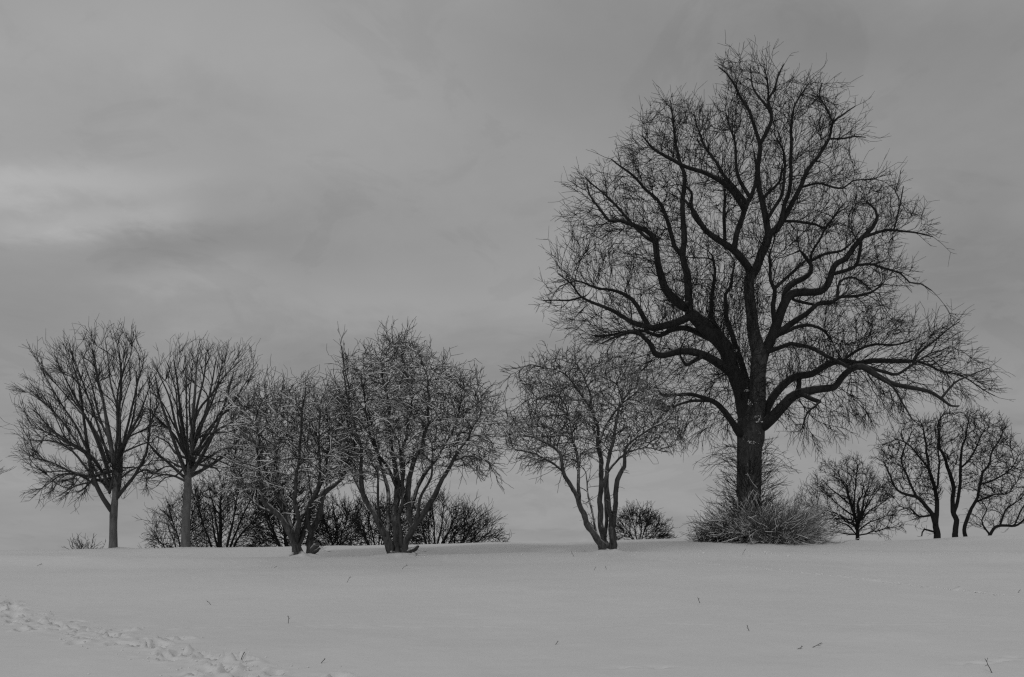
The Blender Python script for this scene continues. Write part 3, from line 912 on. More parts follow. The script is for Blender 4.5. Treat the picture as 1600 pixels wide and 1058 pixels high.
# extra pieces of the lime: upright water shoots in the middle of the crown, fine shoots up the trunk, snow lodged in the fork and on the bark
def lime_extras():
    rng = R_(77)
    mpp = YL / F
    # brush of upright shoots between the stems
    tb = Tubes()
    spots = []
    for k in range(130):
        x = rng.normal(1150, 24)
        y = rng.uniform(470, 640)
        if x < 1085 or x > 1215:
            continue
        spots.append(P(x, y, YL + rng.normal() * .5))
    for k in range(60):
        x = rng.uniform(1215, 1345)
        y = np.interp(x, [1215, 1245, 1312, 1345], [600, 588, 565, 568])
        spots.append(P(x, y, YL + .35 * (x - 1190) * mpp + rng.normal() * .05))
    for k in range(45):
        x = rng.uniform(1040, 1130)
        y = np.interp(x, [1040, 1081, 1130], [508, 492, 537])
        spots.append(P(x, y, YL + rng.normal() * .2))
    spots = np.array(spots)
    d = unit(np.stack([rng.normal(0, .22, len(spots)), rng.normal(0, .22, len(spots)), np.ones(len(spots))], -1))
    L = rng.uniform(.5, 1.9, len(spots))
    p, r, dd = twig_chains(spots, d, L, np.full(len(spots), .010), .005, 7, rng, .13, (0, 0, .03))
    tb.add(p, r, 3, cap=False)
    hh = np.repeat(np.arange(len(spots)), 4)
    kk = rng.integers(1, 6, len(hh))
    t2 = unit(dd[hh, kk] + .9 * perp(dd[hh, kk], rng))
    q, r2, _ = twig_chains(p[hh, kk], t2, rng.uniform(.15, .5, len(hh)), np.full(len(hh), .007), .005, 4, rng, .2, (0, 0, .08))
    tb.add(q, r2, 3, cap=False)
    tb.build('water_shoots', M['lime_twig'], lime_root)
    # thin arching shoots up the trunk
    tb = Tubes()
    n = 420
    y = 700 + 130 * rng.uniform(0, 1, n) ** .75
    a = rng.uniform(0, 2 * math.pi, n)
    rr = 19.3 * mpp
    b = np.array([P(1171.5, yy, YL) for yy in y]) + np.stack([np.cos(a) * rr, np.sin(a) * rr, np.zeros(n)], -1)
    d = unit(np.stack([np.cos(a) * .9, np.sin(a) * .9, rng.uniform(.1, .9, n)], -1))
    L = rng.uniform(.2, .75, n) * (1 + (y - 700) / 160)
    p, r, dd = twig_chains(b, d, L, np.full(n, .0075), .0045, 6, rng, .12, (0, 0, .05))
    tb.add(p, r, 3, cap=False)
    hh = np.repeat(np.arange(n), 2)
    kk = rng.integers(2, 5, len(hh))
    q, r2, _ = twig_chains(p[hh, kk], unit(dd[hh, kk] + .6 * perp(dd[hh, kk], rng)), rng.uniform(.08, .3, len(hh)), np.full(len(hh), .0055), .004, 3, rng, .2, (0, 0, .05))
    tb.add(q, r2, 3, cap=False)
    # some long drooping ones
    n = 26
    a = rng.choice([0, math.pi], n) + rng.normal(size=n) * .5
    y = rng.uniform(690, 745, n)
    b = np.array([P(1171.5, yy, YL) for yy in y]) + np.stack([np.cos(a) * rr, np.sin(a) * rr, np.zeros(n)], -1)
    d = unit(np.stack([np.cos(a), np.sin(a), rng.uniform(.0, .45, n)], -1))
    p, r, dd = twig_chains(b, d, rng.uniform(.6, 1.5, n), np.full(n, .009), .0045, 8, rng, .1, (0, 0, -.12))
    tb.add(p, r, 3, cap=False)
    hh = np.repeat(np.arange(n), 4)
    kk = rng.integers(2, 7, len(hh))
    q, r2, _ = twig_chains(p[hh, kk], unit(dd[hh, kk] + .8 * perp(dd[hh, kk], rng)), rng.uniform(.15, .4, len(hh)), np.full(len(hh), .006), .004, 4, rng, .2, (0, 0, -.05))
    tb.add(q, r2, 3, cap=False)
    tb.build('trunk_shoots', M['lime_twig'], lime_root)
    # snow lodged on the tree
    for (px, py, w, h) in [(1187, 655, 5, 4), (1181, 651, 3, 2.4), (1174, 691, 7, 2.5), (1166, 610, 4, 2.2), (1172, 630, 3, 5), (1188, 676, 2, 2), (1183, 732, 3, 3), (1184, 752, 2.4, 4),
                           (1170, 742, 3, 1.6), (1176, 737, 2, 2.6), (1126, 545, 3, 2), (1150, 548, 2.4, 2.2)]:
        vs = []
        for k in range(14):
            ox, oy = rng.normal() * w * .55, rng.normal() * h * .6
            rr_ = 19.3 if py > 665 else 16 if py > 600 else 11
            cx = 1171.5 if py > 665 else px
            dd_ = math.sqrt(max(rr_ ** 2 - min(abs(px + ox - cx), rr_ * .97) ** 2, 9)) * mpp
            vs.append((P(px + ox, py + oy, YL - dd_ * .98), (w * mpp * rng.uniform(.08, .28), .015, h * mpp * rng.uniform(.08, .25))))
        blob('snow_patch', vs, rng, lime_root)['kind'] = 'stuff'


def blob(name, spots, rng, parent=None, mat='snow_loose', nu=7, nv=4):
    """a patch of caught snow: a few flat ragged lumps"""
    vs, qs, ts, n0 = [], [], [], 0
    u = np.arange(nu) * 2 * math.pi / nu
    v = np.linspace(.3, math.pi - .3, nv)
    U, V = np.meshgrid(u, v)
    idx = np.arange(nu * nv).reshape(nv, nu)
    for c, sz in spots:
        rr = 1 + .3 * rng.normal(size=U.shape).clip(-1.5, 1.5)
        pts = np.stack([np.cos(U) * np.sin(V) * rr * sz[0], np.sin(U) * np.sin(V) * rr * sz[1], np.cos(V) * rr * sz[2]], -1).reshape(-1, 3) + c
        vs.append(np.vstack([pts, c + np.array([0, 0, sz[2]]), c - np.array([0, 0, sz[2]])]))
        qs.append(n0 + np.stack([idx[:-1], idx[1:], np.roll(idx[1:], -1, 1), np.roll(idx[:-1], -1, 1)], -1).reshape(-1, 4))
        ts.append(n0 + np.stack([idx[0], np.roll(idx[0], -1), np.full(nu, nu * nv)], -1))
        ts.append(n0 + np.stack([np.roll(idx[-1], -1), idx[-1], np.full(nu, nu * nv + 1)], -1))
        n0 += nu * nv + 2
    return mesh_obj(name, np.vstack(vs), np.vstack(qs), M[mat], parent, tris=np.vstack(ts))


lime_extras()

def fan(start, targets, seed, r=1.7, up=.12, spread=60):
    """straight slender limbs that rise from the crown's axis and run out to points near its edge"""
    rng = R_(seed)
    out = []
    for (x, y) in targets:
        sy = start[1] - rng.uniform(0, spread)
        sx = start[0] + rng.normal() * 4 + (x - start[0]) * .06
        dx, dy = x - sx, y - sy
        rr = r * rng.uniform(.8, 1.2)
        out.append(([(sx, sy, rr * 1.2), (sx + dx * .3 + rng.normal() * 3, sy + dy * .36 - abs(dx) * up * .5 + rng.normal() * 3, rr),
                     (sx + dx * .66 + rng.normal() * 4, sy + dy * .68 - abs(dx) * up * .35 + rng.normal() * 4, rr * .7), (x, y, .6)], rng.uniform(-.7, .7)))
    return out


# ---- two young round-headed trees at the left
YA = 35.0
ya = dict(step=.24, n_attr=1700, kill=1.9, depth_k=.75, inertia=1.1, trop=(0, 0, .03), r_tip=.009, twig_len=(.35, .8), twig_n=.7, twig_trop=(0, 0, .02), twig_r=.0072, sub_n=2.0,
          wiggle=.08, mats=('smooth_bark', 'smooth_limb', 'smooth_twig'), margin=.8, angle=(.35, .75), radial=.7, twig_radial=.5, jit=.06, rough=.025, pipe=2.15, gnarl=.4)
g = on_ground(176.5, YA, 5)
grow_tree('round_headed_tree', 'young round-headed bare tree whose slender trunk forks low, beside a sparse low shrub', YA, [
    ([(176.5, g, 7.6), (176.5, 850, 6.6), (177, 821, 6), (178, 800, 6), (180, 775, 4.6), (178, 727, 3.6), (170, 681, 2.9), (162, 632, 2.2), (152, 585, 1.4), (147, 550, .8)], .03),
    ([(176, 800, 4.6), (166, 787, 3.9), (155, 768, 3.5), (142, 734, 3), (138, 704, 2.6), (132, 662, 2.1), (126, 613, 1.5), (112, 565, .9)], -.25),
    ([(180, 782, 4), (185, 764, 3.6), (189, 711, 3), (185, 662, 2.5), (189, 594, 1.8), (186, 550, .9)], .25),
    ([(182, 778, 3.2), (196, 760, 2.7), (211, 742, 2.3), (227, 711, 1.9), (234, 670, 1.4), (236, 620, .8)], -.2),
    ([(143, 740, 2.2), (128, 722, 1.9), (113, 705, 1.6), (85, 690, 1.2), (55, 688, .7)], .3),
    ([(150, 760, 2), (135, 748, 1.7), (113, 738, 1.4), (80, 722, 1), (55, 715, .7)], -.5),
    ([(138, 705, 2.2), (118, 665, 1.7), (95, 630, 1.2), (72, 590, .7)], -.4),
    ([(178, 727, 2.3), (200, 680, 1.8), (212, 630, 1.3), (214, 580, .7)], .6),
    ([(172, 690, 2), (155, 655, 1.6), (145, 610, 1.2), (130, 560, .7)], .6),
] + fan((178, 772), [(52, 640), (50, 665), (48, 610), (66, 575), (88, 560), (110, 548), (142, 535), (165, 530), (200, 545), (224, 565), (236, 600), (242, 650), (244, 690), (240, 725), (232, 755), (60, 740), (70, 760), (92, 775), (120, 770), (100, 600), (205, 590), (85, 650), (225, 640)], 311), [(112, 792), (95, 785), (60, 772), (48, 740), (30, 700), (28, 672), (34, 600), (62, 548), (95, 548), (130, 524), (168, 514), (205, 528), (236, 548), (248, 600), (256, 680), (252, 740), (246, 768), (212, 782), (188, 782), (165, 772), (140, 788)],
    R_(31), centre=(178, 800), **ya)
g = on_ground(290, YA + .5, 5)
grow_tree('round_headed_tree', 'young round-headed bare tree with a taller straight trunk, low dark trees right behind it', YA + .5, [
    ([(290, g, 8.6), (290, 848, 7.2), (291, 802, 6.4), (293, 757, 5.8), (295, 738, 5), (299, 712, 3.6), (302, 651, 2.6), (306, 594, 1.6), (308, 560, .8)], .0),
    ([(294, 748, 4), (280, 712, 3), (265, 670, 2.3), (250, 625, 1.6), (243, 590, .8)], -.3),
    ([(295, 740, 3.6), (291, 704, 3), (283, 651, 2.3), (277, 594, 1.5), (272, 562, .8)], .4),
    ([(296, 742, 3.8), (314, 716, 3), (333, 678, 2.4), (351, 632, 1.7), (365, 580, .8)], -.25),
    ([(296, 745, 3), (329, 727, 2.3), (358, 705, 1.7), (385, 670, .9)], .4),
    ([(293, 750, 2.8), (265, 725, 2.1), (246, 708, 1.5), (230, 690, .8)], .4),
    ([(300, 705, 2.6), (318, 655, 2), (330, 605, 1.4), (338, 560, .8)], .5),
    ([(294, 755, 2.2), (275, 745, 1.8), (255, 742, 1.3), (236, 748, .8)], -.3),
] + fan((295, 742), [(232, 640), (234, 610), (248, 585), (262, 568), (290, 555), (322, 552), (350, 560), (378, 562), (390, 590), (394, 630), (392, 665), (388, 705), (370, 735), (240, 680), (238, 720), (245, 760), (262, 600), (340, 590), (370, 620), (300, 580), (345, 745)], 312), [(236, 782), (224, 745), (222, 670), (226, 610), (238, 575), (268, 552), (310, 538), (350, 545), (382, 543), (402, 575), (404, 650), (400, 730), (360, 758), (318, 762), (290, 752), (262, 775)],
    R_(32), centre=(294, 775), **ya)

# ---- three many-stemmed thorn trees on the bank
YH = 25.2
th = dict(step=.14, n_attr=3600, kill=1.8, depth_k=.8, inertia=.75, trop=(0, 0, .02), r_tip=.008, twig_len=(.25, .62), twig_n=1.0, twig_trop=(0, 0, -.03), twig_r=.0068, sub_n=2.0,
          wiggle=.2, margin=.7, angle=(.5, 1.1), radial=.2, twig_radial=.15, jit=.2, rough=.24, pipe=2.05, gnarl=1.2)
g = on_ground(463, YH, 6)
grow_tree('thorn_tree', 'low snow-dusted thorn tree with twin leaning trunks, beside the taller-trunked round-headed tree', YH, [
    ([(468, g, 10), (464, 858, 7.6), (460, 846, 6.4), (450, 825, 4.8), (432, 802, 3.6), (413, 780, 3.2), (407, 746, 2.4), (400, 700, 1.5)], -.15),
    ([(486, g, 8), (484, 856, 5.6), (487, 833, 4.6), (500, 802, 3.9), (507, 772, 3.5), (526, 755, 2.7), (545, 735, 1.8), (556, 700, 1)], -.1),
    ([(460, 846, 5), (447, 802, 4), (441, 772, 3), (432, 735, 2.2), (430, 690, 1.4)], .3),
    ([(457, 836, 4.4), (470, 810, 3.6), (485, 787, 3), (504, 750, 2.3), (512, 700, 1.5)], .4),
    ([(486, 840, 4), (481, 802, 3.4), (490, 775, 2.9), (500, 740, 2.2), (498, 690, 1.4), (500, 640, .9)], -.45),
    ([(462, 850, 4.4), (468, 812, 3.5), (462, 770, 2.7), (466, 720, 2), (470, 660, 1.2), (478, 610, .8)], -.4),
    ([(432, 802, 2.6), (412, 792, 2), (385, 770, 1.5), (365, 740, 1)], .4),
    ([(485, 868, 5.5), (489, 861, 5.6), (492, 856, 5), (494, 852, 4.2)], -.5),
    ([(489, 864, 3), (496, 860, 2.6), (500, 856, 1.6)], -.6),
    ([(465, 862, 5), (458, 868, 4), (452, 874, 2.5)], -.5),
    ([(466, 862, 5), (474, 868, 4.2), (479, 875, 2.5)], -.6),
    ([(464, 856, 4), (472, 838, 3.2), (478, 815, 2.4), (486, 790, 1.8), (484, 760, 1.2)], -.2),
    ([(447, 802, 2.6), (425, 760, 2), (410, 715, 1.5), (400, 660, 1)], -.3),
], [(392, 792), (352, 778), (340, 735), (346, 680), (352, 635), (392, 596), (426, 586), (442, 602), (480, 572), (504, 598), (540, 588), (562, 630), (572, 690), (556, 742), (530, 768), (500, 780), (470, 765), (440, 790)],
    R_(41), trunk_n=2, centre=(470, 780), mats=('thorn_bark', 'thorn_limb', 'thorn_twig'), ridge=(.6, .0078), **{**th, 'n_attr': 5200, 'twig_n': 1.15})
g = on_ground(612, YH, 6)
grow_tree('thorn_tree', 'tallest thorn tree, snow-dusted with a fan of five leaning stems', YH, [
    ([(614, g, 9), (610, 861, 7), (602, 840, 5.8), (583, 802, 4.4), (568, 772, 3.6), (564, 746, 3), (566, 710, 2.2), (556, 670, 1.5), (545, 630, 1), (538, 580, .8), (533, 540, .6)], -.15),
    ([(622, g, 8), (620, 855, 6), (617, 802, 4.8), (621, 765, 4.2), (617, 727, 3.6), (609, 681, 2.8), (609, 651, 2.2), (600, 600, 1.4), (596, 560, .8)], .05),
    ([(634, g, 8), (632, 852, 6), (640, 825, 5), (638, 783, 4.2), (640, 746, 3.6), (659, 696, 2.6), (670, 650, 1.8), (668, 600, 1.1), (660, 560, .8)], -.2),
    ([(637, 840, 5), (659, 810, 4.2), (674, 780, 3.8), (693, 749, 3), (708, 719, 2.4), (728, 690, 1.6), (750, 650, 1)], -.2),
    ([(604, 835, 4), (606, 821, 3.6), (606, 772, 3), (598, 746, 2.5), (590, 700, 1.8), (580, 660, 1.2)], .4),
    ([(638, 812, 4), (652, 770, 3.3), (665, 740, 2.7), (690, 705, 2), (712, 660, 1.3), (720, 620, .8)], .4),
    ([(619, 790, 3.6), (630, 745, 2.8), (632, 700, 2.2), (640, 650, 1.6), (636, 600, 1), (630, 555, .7)], .4),
    ([(568, 775, 2.6), (552, 745, 2), (535, 715, 1.5), (522, 680, 1)], .4),
    ([(708, 719, 1.8), (735, 712, 1.4), (760, 720, 1), (772, 738, .7)], .2),
    ([(621, 765, 2.8), (605, 730, 2.1), (580, 690, 1.5), (570, 630, 1), (562, 580, .7)], -.5),
    ([(545, 632, 1), (540, 580, .8), (530, 530, .5)], .2),
    ([(634, 864, 5), (642, 860, 4.6), (648, 857, 3.4), (652, 852, 2.4)], -.4),
    ([(640, 860, 3), (646, 866, 2.6), (652, 868, 1.6)], -.5),
    ([(612, 864, 4.5), (620, 868, 4), (627, 872, 2.4)], -.7),
    ([(626, 850, 4), (626, 815, 3.2), (630, 780, 2.6), (628, 740, 1.8), (622, 700, 1.2)], -.25),
    ([(606, 846, 3.4), (596, 818, 2.8), (590, 790, 2.1), (592, 755, 1.5), (584, 720, 1)], -.3),
    ([(634, 845, 3.6), (650, 812, 2.9), (656, 780, 2.2), (672, 745, 1.6), (676, 705, 1)], -.3),
], [(560, 775), (530, 745), (515, 690), (508, 640), (522, 600), (532, 560), (530, 522), (548, 522), (562, 550), (600, 522), (640, 516), (672, 538), (705, 556), (742, 580), (776, 608), (792, 650), (780, 700), (784, 752), (745, 748), (700, 742), (650, 750), (600, 760)],
    R_(42), trunk_n=3, centre=(630, 770), mats=('thorn_bark', 'thorn_limb', 'thorn_twig'), ridge=(.5, .0075), **{**th, 'n_attr': 6200, 'twig_n': 1.1})
g = on_ground(943, YH, 5)
grow_tree('thorn_tree', 'dark-twigged thorn tree on a leaning bundle of thin stems, a small dark bush behind it', YH, [
    ([(947, g, 8), (941, 853, 6), (932, 839, 5), (918, 818, 4.4), (907, 786, 3.6), (893, 760, 3.2), (878, 735, 2.7), (874, 707, 2.2), (850, 690, 1.6), (815, 680, 1)], -.25),
    ([(949, g, 7), (945, 845, 5), (939, 814, 4.2), (938, 778, 3.8), (939, 735, 3.3), (936, 692, 2.7), (929, 646, 2), (915, 600, 1.2), (900, 565, .8)], .1),
    ([(958, g - 4, 6.5), (957, 845, 5), (956, 814, 4.4), (948, 778, 3.9), (947, 742, 3.3), (955, 700, 2.6), (965, 650, 1.9), (975, 605, 1.1)], -.15),
    ([(957, 825, 4.2), (961, 778, 3.8), (965, 750, 3.3), (975, 728, 2.8), (977, 703, 2.3), (992, 685, 1.8), (1025, 665, 1.2), (1050, 650, .8)], -.3),
    ([(905, 780, 2.8), (904, 735, 2.3), (900, 700, 1.8), (888, 650, 1.3), (870, 610, .8)], .4),
    ([(878, 735, 2), (850, 715, 1.6), (820, 706, 1.2), (795, 700, .8)], -.3),
    ([(936, 692, 2), (955, 650, 1.6), (985, 620, 1.2), (1020, 600, .8)], .5),
    ([(929, 646, 1.6), (900, 605, 1.3), (860, 575, 1), (825, 570, .7), (798, 582, .5)], -.3),
    ([(940, 760, 2.4), (952, 735, 2), (975, 710, 1.5), (1010, 700, 1), (1045, 705, .7)], .4),
    ([(932, 835, 2), (925, 800, 1.6), (918, 770, 1.2), (915, 740, .8)], .5),
    ([(944, 858, 4), (952, 862, 3.4), (958, 866, 2)], -.5),
    ([(945, 848, 3), (948, 812, 2.4), (944, 775, 1.8), (950, 740, 1.2)], -.3),
], [(850, 748), (820, 735), (790, 715), (776, 680), (786, 640), (815, 625), (794, 588), (815, 565), (848, 548), (860, 536), (890, 545), (940, 552), (1000, 572), (1052, 600), (1074, 650), (1062, 695), (1012, 715), (985, 735), (960, 725), (920, 735), (895, 745)],
    R_(43), trunk_n=3, centre=(940, 745), mats=('thorn_bark', 'thorn_limb', 'thorn_twig_bare'), ridge=(.2, .006), **{**th, 'n_attr': 3800})

# ---- trees and bushes beyond the brow of the hill
far = dict(shell=.9, inertia=.9, trop=(0, 0, .04), twig_trop=(0, 0, .05), wiggle=.15, mats=('far_twig', 'far_twig', 'far_twig'), radial=.4, twig_radial=.3, jit=.1, rough=.03, depth_k=.8)


def far_tree(name, label, Y, stems, outline, seed, r=2.6, n_attr=900, step=.3, twig_len=(.5, 1.1), twig_n=1.0, sub_n=2.2, twig_r=.0125, low=True, bow=(.45, .55), group=None, base=None, cat='tree', **kw):
    """stems: photo columns/rows the main limbs reach; base: photo column of the trunk"""
    g = on_ground(base[0], Y, 6)
    rng = R_(seed)
    if low:
        # the trunk forks near the ground, out of sight below the brow
        base = (base[0], g - 14)
        outline = [(x, y if y < 842 else g - 12) for x, y in outline]
    tr = [(base[0], g, r * 1.25), (base[0], min(base[1] + 10, g - 6), r), (base[0], base[1], r * .9)]
    if not low:
        tr += [(base[0] + 2, base[1] - 25, r * .65), (base[0], base[1] - 55, r * .4)]
    limbs = [(tr, 0)]
    for (x, y) in stems:
        mx, my = base[0] + (x - base[0]) * bow[0] + rng.normal() * 3, base[1] + (y - base[1]) * bow[1] + rng.normal() * 3
        limbs.append(([(base[0], base[1] + 4 - (0 if low else rng.uniform(0, 36) * (y < base[1] - 20)), r * (.6 if low else .32)), (mx, my, r * .4), (x, y, r * .15)], None))
    k = {**far, **kw}
    return grow_tree(name, label, Y, limbs, outline, rng, step=step, n_attr=n_attr, kill=1.7, r_tip=twig_r * 1.15, twig_len=twig_len, twig_n=twig_n, twig_r=twig_r, sub_n=sub_n, group=group, cat=cat, **k)


far_tree('domed_tree', 'small domed tree with fine dense crown on the brow, next to the kinked-limbed pair', 54, [(1262, 790), (1285, 750), (1310, 732), (1340, 725), (1365, 745), (1385, 780), (1300, 780), (1355, 780), (1395, 825), (1275, 830), (1325, 760), (1350, 750), (1372, 765), (1290, 800), (1270, 810), (1385, 805), (1330, 800), (1345, 795), (1310, 815)],
         [(1258, 838), (1246, 805), (1244, 780), (1262, 758), (1276, 748), (1268, 736), (1290, 724), (1312, 720), (1340, 713), (1366, 732), (1366, 745), (1382, 755), (1398, 775), (1398, 800), (1412, 832), (1385, 846), (1350, 838), (1320, 838), (1290, 846)], 51, base=(1339, 832), low=False, bow=(.3, .55), gnarl=1.5, r=2.9, n_attr=2600, twig_n=1.0, step=.22, twig_len=(.3, .6), twig_r=.009)

YR = 50.0
rt = dict(girth=.82, gnarl=1.5, step=.24, n_attr=2000, kill=1.8, inertia=.7, trop=(0, 0, .05), r_tip=.013, twig_len=(.3, .7), twig_n=1.15, twig_r=.0105, sub_n=2.0, wiggle=.24, mats=('far_twig', 'far_twig', 'far_twig'), radial=.2, twig_radial=.2, jit=.2, rough=.06, depth_k=.7, margin=.7, pipe=2.2)
g = on_ground(1464, YR, 6)
grow_tree('kinked_tree', 'kinked-limbed tree standing just behind the brow, on the side nearer the small domed tree', YR, [
    ([(1465, g, 7.5), (1464, 838, 6.2), (1461, 822, 5.4), (1463, 800, 4.2), (1461, 766, 3.4), (1450, 729, 2.6), (1446, 690, 1.9), (1438, 660, 1)], 0),
    ([(1461, 820, 4.4), (1450, 796, 3.8), (1431, 777, 2.9), (1409, 770, 2.2), (1395, 752, 1.6), (1382, 720, 1)], -.3),
    ([(1432, 778, 2.4), (1418, 750, 2), (1412, 715, 1.5), (1420, 680, .9)], .5),
    ([(1450, 729, 2), (1430, 705, 1.5), (1405, 690, 1), (1385, 690, .7)], -.4),
    ([(1456, 805, 2.2), (1437, 806, 1.7), (1420, 795, 1.3), (1405, 800, .8)], .3),
    ([(1461, 766, 2.4), (1470, 735, 1.8), (1466, 690, 1.2), (1470, 655, .8)], .5),
    ([(1462, 832, 2), (1445, 828, 1.6), (1440, 838, 1.2)], -.4),
], [(1412, 812), (1398, 790), (1372, 775), (1378, 740), (1362, 705), (1370, 690), (1408, 652), (1440, 644), (1470, 642), (1482, 690), (1478, 760), (1476, 800), (1440, 825)], R_(61), **rt)
g = on_ground(1494, YR, 6)
grow_tree('kinked_tree', 'wider kinked-limbed tree of two stems, standing beside the low sprawling thorn on the brow', YR, [
    ([(1494, g, 6.8), (1493, 836, 5.4), (1491, 807, 4.6), (1487, 766, 3.8), (1480, 729, 3), (1470, 702, 2.4), (1467, 670, 1.6), (1475, 645, .9)], .1),
    ([(1507, g, 5), (1506, 835, 3.8), (1510, 815, 3.4), (1524, 785, 2.9), (1532, 751, 2.4), (1545, 720, 1.8), (1560, 690, 1.2), (1570, 665, .8)], -.2),
    ([(1491, 800, 3.6), (1499, 775, 3.2), (1502, 747, 2.8), (1502, 710, 2.2), (1512, 680, 1.6), (1515, 650, .9)], .3),
    ([(1530, 757, 2), (1555, 750, 1.6), (1580, 730, 1.1), (1592, 705, .7)], .3),
    ([(1502, 730, 2), (1525, 700, 1.5), (1540, 670, .9)], -.4),
    ([(1524, 785, 2), (1548, 775, 1.6), (1575, 770, 1.1), (1595, 750, .7)], .5),
], [(1492, 800), (1474, 760), (1466, 700), (1470, 646), (1500, 634), (1530, 640), (1555, 650), (1585, 680), (1604, 715), (1604, 770), (1560, 792), (1530, 800), (1510, 780)], R_(62), trunk_n=2, **{**rt, 'n_attr': 2400})
YS = 48.0
g = on_ground(1560, YS, 5)
grow_tree('sprawling_thorn', 'low sprawling thorn with near-horizontal bent limbs, on the brow beside the kinked trees', YS, [
    ([(1540, on_ground(1540, YS, 4), 3.6), (1548, 830, 3), (1562, 822, 2.7), (1585, 819, 2.2), (1605, 808, 1.6), (1630, 800, 1)], -.1),
    ([(1562, 822, 2), (1572, 800, 1.6), (1590, 785, 1.1), (1600, 770, .8)], .3),
    ([(1545, 833, 1.8), (1535, 815, 1.4), (1540, 795, 1), (1530, 780, .7)], -.4),
    ([(1585, 819, 1.6), (1600, 790, 1.2), (1615, 770, .8)], .5),
], [(1500, 838), (1515, 800), (1525, 775), (1560, 785), (1595, 760), (1640, 770), (1660, 810), (1640, 838), (1590, 832), (1540, 842)], R_(63), cat='bush', **{**rt, 'n_attr': 800, 'r_tip': .010, 'twig_r': .009})

BG = 'bare trees in the hollow beyond the brow'
far_tree('hollow_tree', 'low dark bushy tree beyond the brow, showing both sides of the taller pale trunk', 66, [(240, 835), (262, 790), (285, 775), (300, 800), (265, 830)],
         [(224, 860), (234, 825), (232, 808), (258, 798), (268, 778), (290, 766), (320, 775), (335, 820), (330, 860)], 71, base=(292, 856), n_attr=1500, group=BG)
far_tree('hollow_tree', 'dark many-stemmed tree beyond the brow, between the taller pale trunk and the twin-trunked thorn', 64, [(300, 770), (325, 755), (350, 745), (375, 755), (400, 765), (330, 800), (370, 790), (410, 800), (345, 770)],
         [(292, 855), (292, 780), (320, 748), (360, 738), (395, 745), (425, 770), (430, 855)], 72, base=(345, 850), n_attr=2200, r=3.4, group=BG)
far_tree('hollow_tree', 'dark thicket tree beyond the brow, seen behind the stems of the twin-trunked thorn', 62, [(400, 770), (430, 755), (460, 760), (490, 775), (440, 800), (475, 800), (415, 810)],
         [(385, 858), (392, 770), (420, 748), (470, 750), (510, 775), (520, 858)], 73, base=(455, 850), n_attr=2600, r=3.4, twig_n=1.5, twig_r=.015, group=BG)
far_tree('hollow_tree', 'dense dark tree beyond the brow, in the gap between the two snow-dusted thorns', 63, [(500, 800), (520, 790), (545, 800), (510, 820), (535, 825)],
         [(488, 858), (494, 795), (515, 781), (545, 790), (568, 810), (572, 858)], 74, base=(528, 852), n_attr=2200, r=2.6, twig_n=1.6, twig_r=.015, group=BG)
far_tree('hollow_tree', 'rounded fine-twigged tree beyond the brow, half behind the stems of the tallest thorn', 60, [(550, 800), (570, 790), (590, 797), (612, 800), (630, 795), (560, 820), (600, 825)],
         [(540, 856), (548, 796), (572, 784), (600, 790), (640, 784), (664, 800), (660, 856)], 75, base=(590, 852), n_attr=2400, r=2.6, twig_n=1.6, twig_r=.015, group=BG)
far_tree('hollow_tree', 'spreading tree beyond the brow rising behind the outermost leaning stem of the tallest thorn', 61, [(655, 800), (675, 785), (695, 790), (715, 800), (735, 815), (670, 820), (705, 825)],
         [(642, 854), (650, 800), (668, 780), (690, 774), (706, 790), (735, 800), (742, 852)], 76, base=(676, 850), n_attr=2200, r=3, twig_n=1.3, group=BG)
far_tree('hollow_tree', 'low flat-domed tree ending the row of trees beyond the brow, against open sky', 60, [(705, 820), (725, 800), (745, 803), (765, 815), (778, 832), (735, 825), (760, 835)],
         [(696, 852), (708, 805), (735, 795), (755, 800), (772, 815), (784, 832), (788, 848), (760, 849), (730, 850)], 77, base=(712, 847), n_attr=2000, r=2.6, twig_n=1.3, group=BG)
far_tree('far_bush', 'small dark twiggy bush on the brow, between the leaning thorn and the tall tree', 52, [(970, 815), (985, 808), (1000, 805), (1015, 812), (1030, 825), (1042, 835), (975, 830), (1010, 830)],
         [(960, 846), (964, 812), (985, 800), (1005, 797), (1020, 806), (1040, 822), (1052, 838), (1040, 844)], 78, base=(998, 840), n_attr=2000, r=1.8, step=.2, twig_len=(.35, .7), twig_n=1.8, twig_r=.010, shell=.5, cat='bush')
# a tree that stands outside at the left and only reaches in with its outermost twigs
far_tree('edge_tree', 'bare tree mostly out of view, only its outermost thin twigs showing', 36, [(-10, 745), (-30, 700), (-60, 690), (-90, 700), (-25, 770), (-110, 740)],
         [(6, 745), (2, 720), (-20, 680), (-60, 660), (-110, 680), (-130, 740), (-100, 790), (-30, 785), (4, 765)], 79, base=(-60, 815), low=False, n_attr=500, r=5, step=.25, twig_len=(.35, .7), twig_r=.008)


